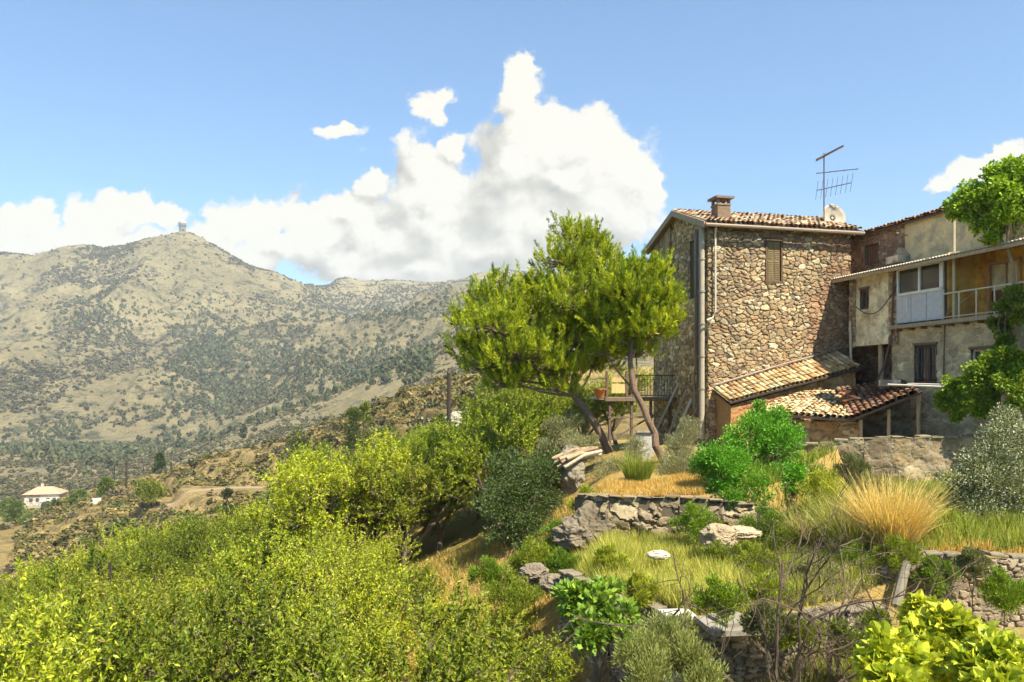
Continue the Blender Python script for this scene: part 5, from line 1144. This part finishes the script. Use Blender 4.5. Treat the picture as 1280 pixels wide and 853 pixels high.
b = MB(); lathe(b, pk, [(8, 30)] + [(8 * math.cos(t), 31 + 7.5 * math.sin(t)) for t in np.linspace(0, 1.55, 8)], 20, (.45, .45, .40)); reloc(b.build('dome', M_concrete, smooth=True), tw)
b = MB(); b.box(pk + np.array([0, -3, 2]), (10, 0, 0), (0, 6, 0), (0, 0, 2.4), (.55, .53, .46)); reloc(b.build('base_block', M_concrete), tw)
for u, s_, lab in ((221, 3.2, 'small square building left of the summit tower'), (217, 2.2, 'tiny low building furthest left of the summit tower')):
    p = P(u, 295.5, 1790); b = MB(); b.box(p, (s_, .5, 0), (-.5, s_, 0), (0, 0, s_), (.5, .48, .42)); b.box(p + UP * s_ * 1.05, (s_ * 1.1, 0, 0), (0, s_ * 1.1, 0), (0, 0, s_ * .1), (.4, .38, .34)); tag(b.build('summit_building', M_concrete), lab, 'building')

# ------------------------------------------------------------------ trees and scrub on the hills
def ballbush(seed, n=420, L=.34, col0=(.07, .075, .03), col1=(.14, .14, .05), tall=1.):
    r = np.random.default_rng(seed); b = MB(); q = unit(r, 9) * .62; q[:, 2] = np.abs(q[:, 2]) * .9
    k = r.integers(0, 9, n); g = unit(r, n); p = q[k] + g * .48 * r.random(n)[:, None] ** .4; p[:, 2] = np.abs(p[:, 2]) * tall
    leaves(b, p, g + unit(r, n) * .8 + UP * .2, unit(r, n) + g, L * r.uniform(.5, 1, n), L * .7 * r.uniform(.5, 1, n), leafcol(r, n, col0, col1)); return b
bp_ = []
HG = 'scrub bushes on the brown hillside'
for i in range(4): bp_.append(ballbush(300 + i, n=260, col0=[(.06,.065,.03),(.09,.085,.04),(.07,.09,.025),(.11,.10,.05)][i], col1=[(.12,.12,.05),(.15,.13,.07),(.15,.17,.04),(.18,.15,.08)][i]).build('scrub_bush', M_far if 0 else M_leafd))
r = np.random.default_rng(77); used_ = [False] * 4; cnt = 0
jj = np.where((kc > 7.6) & (kc < 12.0))[0]
while cnt < 295:
    i = r.integers(120, 560); j = r.choice(jj)
    px = us[i]
    if px < -30 or px > 660: continue
    d = DG[i, j]; n_ = vnoise(XG[i, j] / 22, d / 22, s=61)
    v_ = HY - ZG[i, j] / d * F
    if r.random() > .5 + .6 * n_: continue
    if abs(d - 168) < 8 and 60 < px < 380: continue
    if v_ > np.interp(px, [0, 200, 330, 400, 560, 660], [760, 700, 670, 610, 560, 540]): continue
    k = int(r.integers(4)); o = bp_[k] if not used_[k] else bp_[k].copy()
    if used_[k]: COL.objects.link(o)
    used_[k] = True; s_ = r.uniform(.8, 2.1) * (1 + .5 * (r.random() < .15)); o.location = (float(XG[i, j]), float(d), float(ZG[i, j]) - .2 * s_); o.scale = (s_ * 1.15, s_ * 1.15, s_ * .85); o.rotation_euler = (0, 0, r.uniform(0, 6.28))
    tag(o, 'small rounded scrub bush scattered on the brown terraced hillside', 'bush', HG); cnt += 1
def far_scrub(name, label, ka, kb, n, smin, smax, seed, cols, tall, dens, cat='scrub', hi=False, pxr=(-60, 700)):
    r = np.random.default_rng(seed); jj = np.where((kc > ka) & (kc < kb))[0]; nq = 26 if hi else 11
    TV = []
    for q_ in range(12):
        g_ = unit(r, nq); g_[:, 2] = np.abs(g_[:, 2]) * 1.3 - .35; c_ = g_ * r.uniform(.35, .95, nq)[:, None]; a_ = unit(r, nq); n_ = g_ + unit(r, nq) * .6; s_ = np.cross(a_, n_); s_ /= np.linalg.norm(s_, axis=1, keepdims=True); t_ = np.cross(s_, n_); t_ /= np.linalg.norm(t_, axis=1, keepdims=True)
        h_ = (.42 if hi else .6) * r.uniform(.7, 1.2, nq)[:, None]; TV.append(np.stack([c_ - s_ * h_, c_ - t_ * h_ * .8, c_ + s_ * h_, c_ + t_ * h_ * .8], 1).reshape(-1, 3))
    TV = np.array(TV); F0 = np.arange(nq * 4).reshape(nq, 4)
    i = r.integers(0, NU - 1, n * 6); j = r.choice(jj, n * 6); px = us[i]; ok = (px > pxr[0]) & (px < pxr[1]); i, j = i[ok], j[ok]
    ti = r.random(len(i)); tj = r.random(len(i)); j1 = np.minimum(j + 1, ND - 1)
    def bl(A): return (A[i, j] * (1 - ti) + A[i + 1, j] * ti) * (1 - tj) + (A[i, j1] * (1 - ti) + A[i + 1, j1] * ti) * tj
    X, Y, Z = bl(XG), bl(DG), bl(ZG); PX = X / Y * F + HX; V = HY - Z / Y * F
    p = dens(X, Y, PX, V); k = r.random(len(X)) < p; X, Y, Z = X[k][:n], Y[k][:n], Z[k][:n]; n = len(X)
    s = smin + (smax - smin) * r.random(n) ** 2; v = TV[r.integers(0, 12, n)] * s[:, None, None] * np.array([1, 1, tall]) + np.stack([X, Y, Z + s * tall * .45], 1)[:, None]
    f = F0[None] + (np.arange(n) * nq * 4)[:, None, None]; c = np.array(cols)[r.integers(0, len(cols), n)] * r.uniform(.7, 1.25, n)[:, None]
    b = MB(); b.add(v.reshape(-1, 3), f.reshape(-1, 4), np.repeat(c, nq * 4, 0)); o = b.build(name, M_far); tag(o, label, cat, kind='stuff'); print(name, n); return o
GR = [(.10,.10,.055),(.12,.11,.06),(.08,.08,.05),(.14,.125,.065)]
DK = [(.07,.085,.045),(.085,.10,.05),(.105,.115,.055)]
far_scrub('scrub', 'small scrub bushes covering the brown hillside', 7.6, 12, 8500, .35, 1.5, 401, [(.14,.13,.045),(.20,.16,.06),(.10,.10,.035),(.26,.20,.08)], .7, lambda X, Y, PX, V: np.clip(.36 + 1.5 * fbm(X / 14, Y / 9, o=3, s=71), 0, 1) * ~((PX > 180) & (PX < 380) & (np.abs(Y - 168) < 6)) * (PX > 16), hi=True)
def band(PX, V, pts, w_):                       # closeness to a wooded line in the valley
    return np.exp(-((V - np.interp(PX, [p[0] for p in pts], [p[1] for p in pts])) / w_) ** 2)
far_scrub('scrub', 'scrub dotted over the pale middle slope', 11.4, 14.8, 17000, .5, 1.8, 402, GR, .8, lambda X, Y, PX, V: np.clip(np.interp(PX, [200, 360], [.6, .32]) + 1.3 * fbm(X / 40, Y / 40, o=4, s=72), 0, 1), hi=True)
far_scrub('pine_wood', 'dark line of pines along the crest of the pale middle slope', 13.6, 15.2, 900, 1.5, 3.2, 403, DK, 1.35, lambda X, Y, PX, V: np.clip(.1 + 1.2 * fbm(X / 60, X / 60 * 0, o=2, s=73) , .0, 1) * np.exp(-((V - np.interp(PX, [228, 330, 420, 510, 600], [560, 520, 490, 455, 418])) / 7) ** 2), hi=True)
far_scrub('pine_wood', 'pine wood filling the valley below the mountain', 12.5, 16.4, 7000, 1.5, 3.4, 404, DK, 1.4, lambda X, Y, PX, V: np.clip(1.1 * band(PX, V, [(-60, 520), (60, 545), (130, 560), (200, 535), (300, 500), (400, 470), (520, 440)], 24) * (.55 + fbm(X / 50, Y / 50, o=2, s=74)), 0, 1), hi=True, pxr=(-60, 540))
far_scrub('scrub', 'scrub dotted over the mountain face', 15.3, 19.6, 46000, 1.0, 3.8, 405, GR, .85, lambda X, Y, PX, V: np.clip(.10 + 2.6 * fbm(X / 120, Y / 200, o=5, s=75, g=.65), .03, 1))
far_scrub('pine_wood', 'dark woods in the gullies of the mountain', 15.4, 18.6, 20000, 1.8, 4.2, 406, DK, 1.2, lambda X, Y, PX, V: np.clip(np.exp(-((PX - 250 - (V - 400) * .15) / 34) ** 2 - ((V - 450) / 50) ** 2) * 1.3 + np.exp(-((PX - 130) / 50) ** 2 - ((V - 395) / 22) ** 2) + np.exp(-((PX - 330) / 60) ** 2 - ((V - 440) / 30) ** 2) * .6 + np.exp(-((PX - 480) / 90) ** 2 - ((V - 385) / 14) ** 2) * .7, 0, 1) * np.clip(.75 + .8 * fbm(X / 45, Y / 45, o=3, s=76), 0, 1))

# single trees one can tell apart on the near hillside
def hill_tree(label, px, v_top, v_base, d, wpx, c0, c1, seed, n=3500, cone=False):
    r = np.random.default_rng(seed); base = P(px, v_base, d); Hh = (v_base - v_top) / F * d; Wr = wpx / F * d / 2
    g_ = gz(px, d)
    if g_ < base[2]: base[2] = g_; Hh = (HY - v_top) / F * d - g_
    root = thing('hillside_tree', label, 'tree', base); wd = MB(); lf = MB()
    wd.tube(curve(base - UP * .3, base + UP * Hh * .85, r, .02, 6), np.linspace(.16, .04, 6), 7, (.2, .14, .09)); m_ = 14
    for k in range(m_):
        t = r.uniform(.3, 1.0); a = r.uniform(0, 6.28); ww = Wr * (1.15 - t if cone else math.sin(math.pi * min(1, .18 + t * .8)) ** .6) * r.uniform(.3, .8)
        c = base + np.array([math.cos(a) * ww, math.sin(a) * ww, Hh * (t * .9)]); wd.tube(curve(base + UP * Hh * max(.15, t * .9 - .15), c, r, .05, 4), [.05, .04, .03, .015], 4, (.2, .14, .09), cap=False)
        q = n // m_; g = unit(r, q); rr = Wr * (.38 if cone else .5); ps = c + g * rr * r.random(q)[:, None] ** .45 * np.array([1, 1, .8]); L = max(.10, d * .0016)
        leaves(lf, ps, g + unit(r, q) * .6 + UP * .3, unit(r, q) + g, L * r.uniform(.6, 1.3, q) * 1.4, L * .7, leafcol(r, q, c0, c1) * r.uniform(.8, 1.15))
    reloc(wd.build('trunk', M_bark), root); reloc(lf.build('crown', M_leafd), root)
hill_tree('dark round-topped tree casting a shadow beside the hillside road', 372, 531, 596, 105, 42, (.035,.06,.012), (.08,.11,.02), 501)
hill_tree('dark green tree at the top of the orchard, left of the pole', 443, 502, 556, 92, 36, (.045,.075,.012), (.11,.14,.02), 502)
hill_tree('yellow-green small tree right of the dark round-topped tree', 405, 545, 590, 88, 40, (.10,.14,.015), (.19,.2,.03), 503)
hill_tree('yellow-green tree poking up behind the dark green one', 455, 497, 540, 100, 24, (.12,.16,.015), (.22,.23,.03), 504)
hill_tree('dark conifer beyond the middle utility pole', 200, 566, 600, 235, 22, (.04,.07,.02), (.09,.12,.03), 505, cone=True)
hill_tree('rounded yellow-green tree beside the hillside road between the poles', 187, 597, 627, 160, 34, (.12,.16,.012), (.22,.23,.02), 506)
hill_tree('rounded green tree left of the tallest utility pole', 134, 597, 618, 210, 22, (.08,.13,.012), (.17,.2,.02), 507)
hill_tree('dark tree on the slope below the road', 284, 608, 640, 128, 26, (.04,.06,.02), (.09,.1,.03), 508)
for i, (px, vt, vb, d, w_, lab) in enumerate(((22,628,660,215,34,'green tree just left of the white cottage'),(45,642,664,205,40,'low green tree in front of the white cottage'),(98,612,645,215,26,'green tree right of the white cottage'),(12,625,648,240,30,'green tree at the left edge behind the cottage garden'),(78,650,668,190,26,'bright low tree below the cottage porch'))):
    hill_tree(lab, px, vt, vb, d, w_, (.06,.11,.015), (.15,.19,.03), 520 + i, 2000)
for i, (px, vt, vb, d, w_, lab) in enumerate(((300,648,690,60,60,'silvery grey-green tree at the upper edge of the orchard'),(340,655,690,56,50,'second silvery tree right of the first at the orchard edge'),(590,505,545,62,44,'green tree right of the dark pole'),(535,520,560,60,40,'leafy green tree left of the dark pole'),(490,555,590,58,46,'pale green tree down-slope of the dark pole'))):
    hill_tree(lab, px, vt, vb, d, w_, (.11,.14,.05) if i < 2 else (.08,.15,.012), (.20,.22,.10) if i < 2 else (.17,.23,.02), 540 + i, 5000)

# ------------------------------------------------------------------ the air between here and the mountain
hz = MB(); hz.box((0, 1900, 175), (3200, 0, 0), (0, 2250, 0), (0, 0, 255))
ho = hz.build('haze', M_dark); ho['kind'] = 'stuff'; ho['label'] = 'pale summer haze in the air over the valley'
hm = bpy.data.materials.new('haze_air'); hm.use_nodes = True; hm.node_tree.nodes.clear()
pv = hm.node_tree.nodes.new('ShaderNodeVolumePrincipled'); pv.inputs['Color'].default_value = (.82, .88, .95, 1); pv.inputs['Density'].default_value = 0.00015
mo = hm.node_tree.nodes.new('ShaderNodeOutputMaterial'); hm.node_tree.links.new(pv.outputs[0], mo.inputs['Volume'])
ho.data.materials.clear(); ho.data.materials.append(hm)
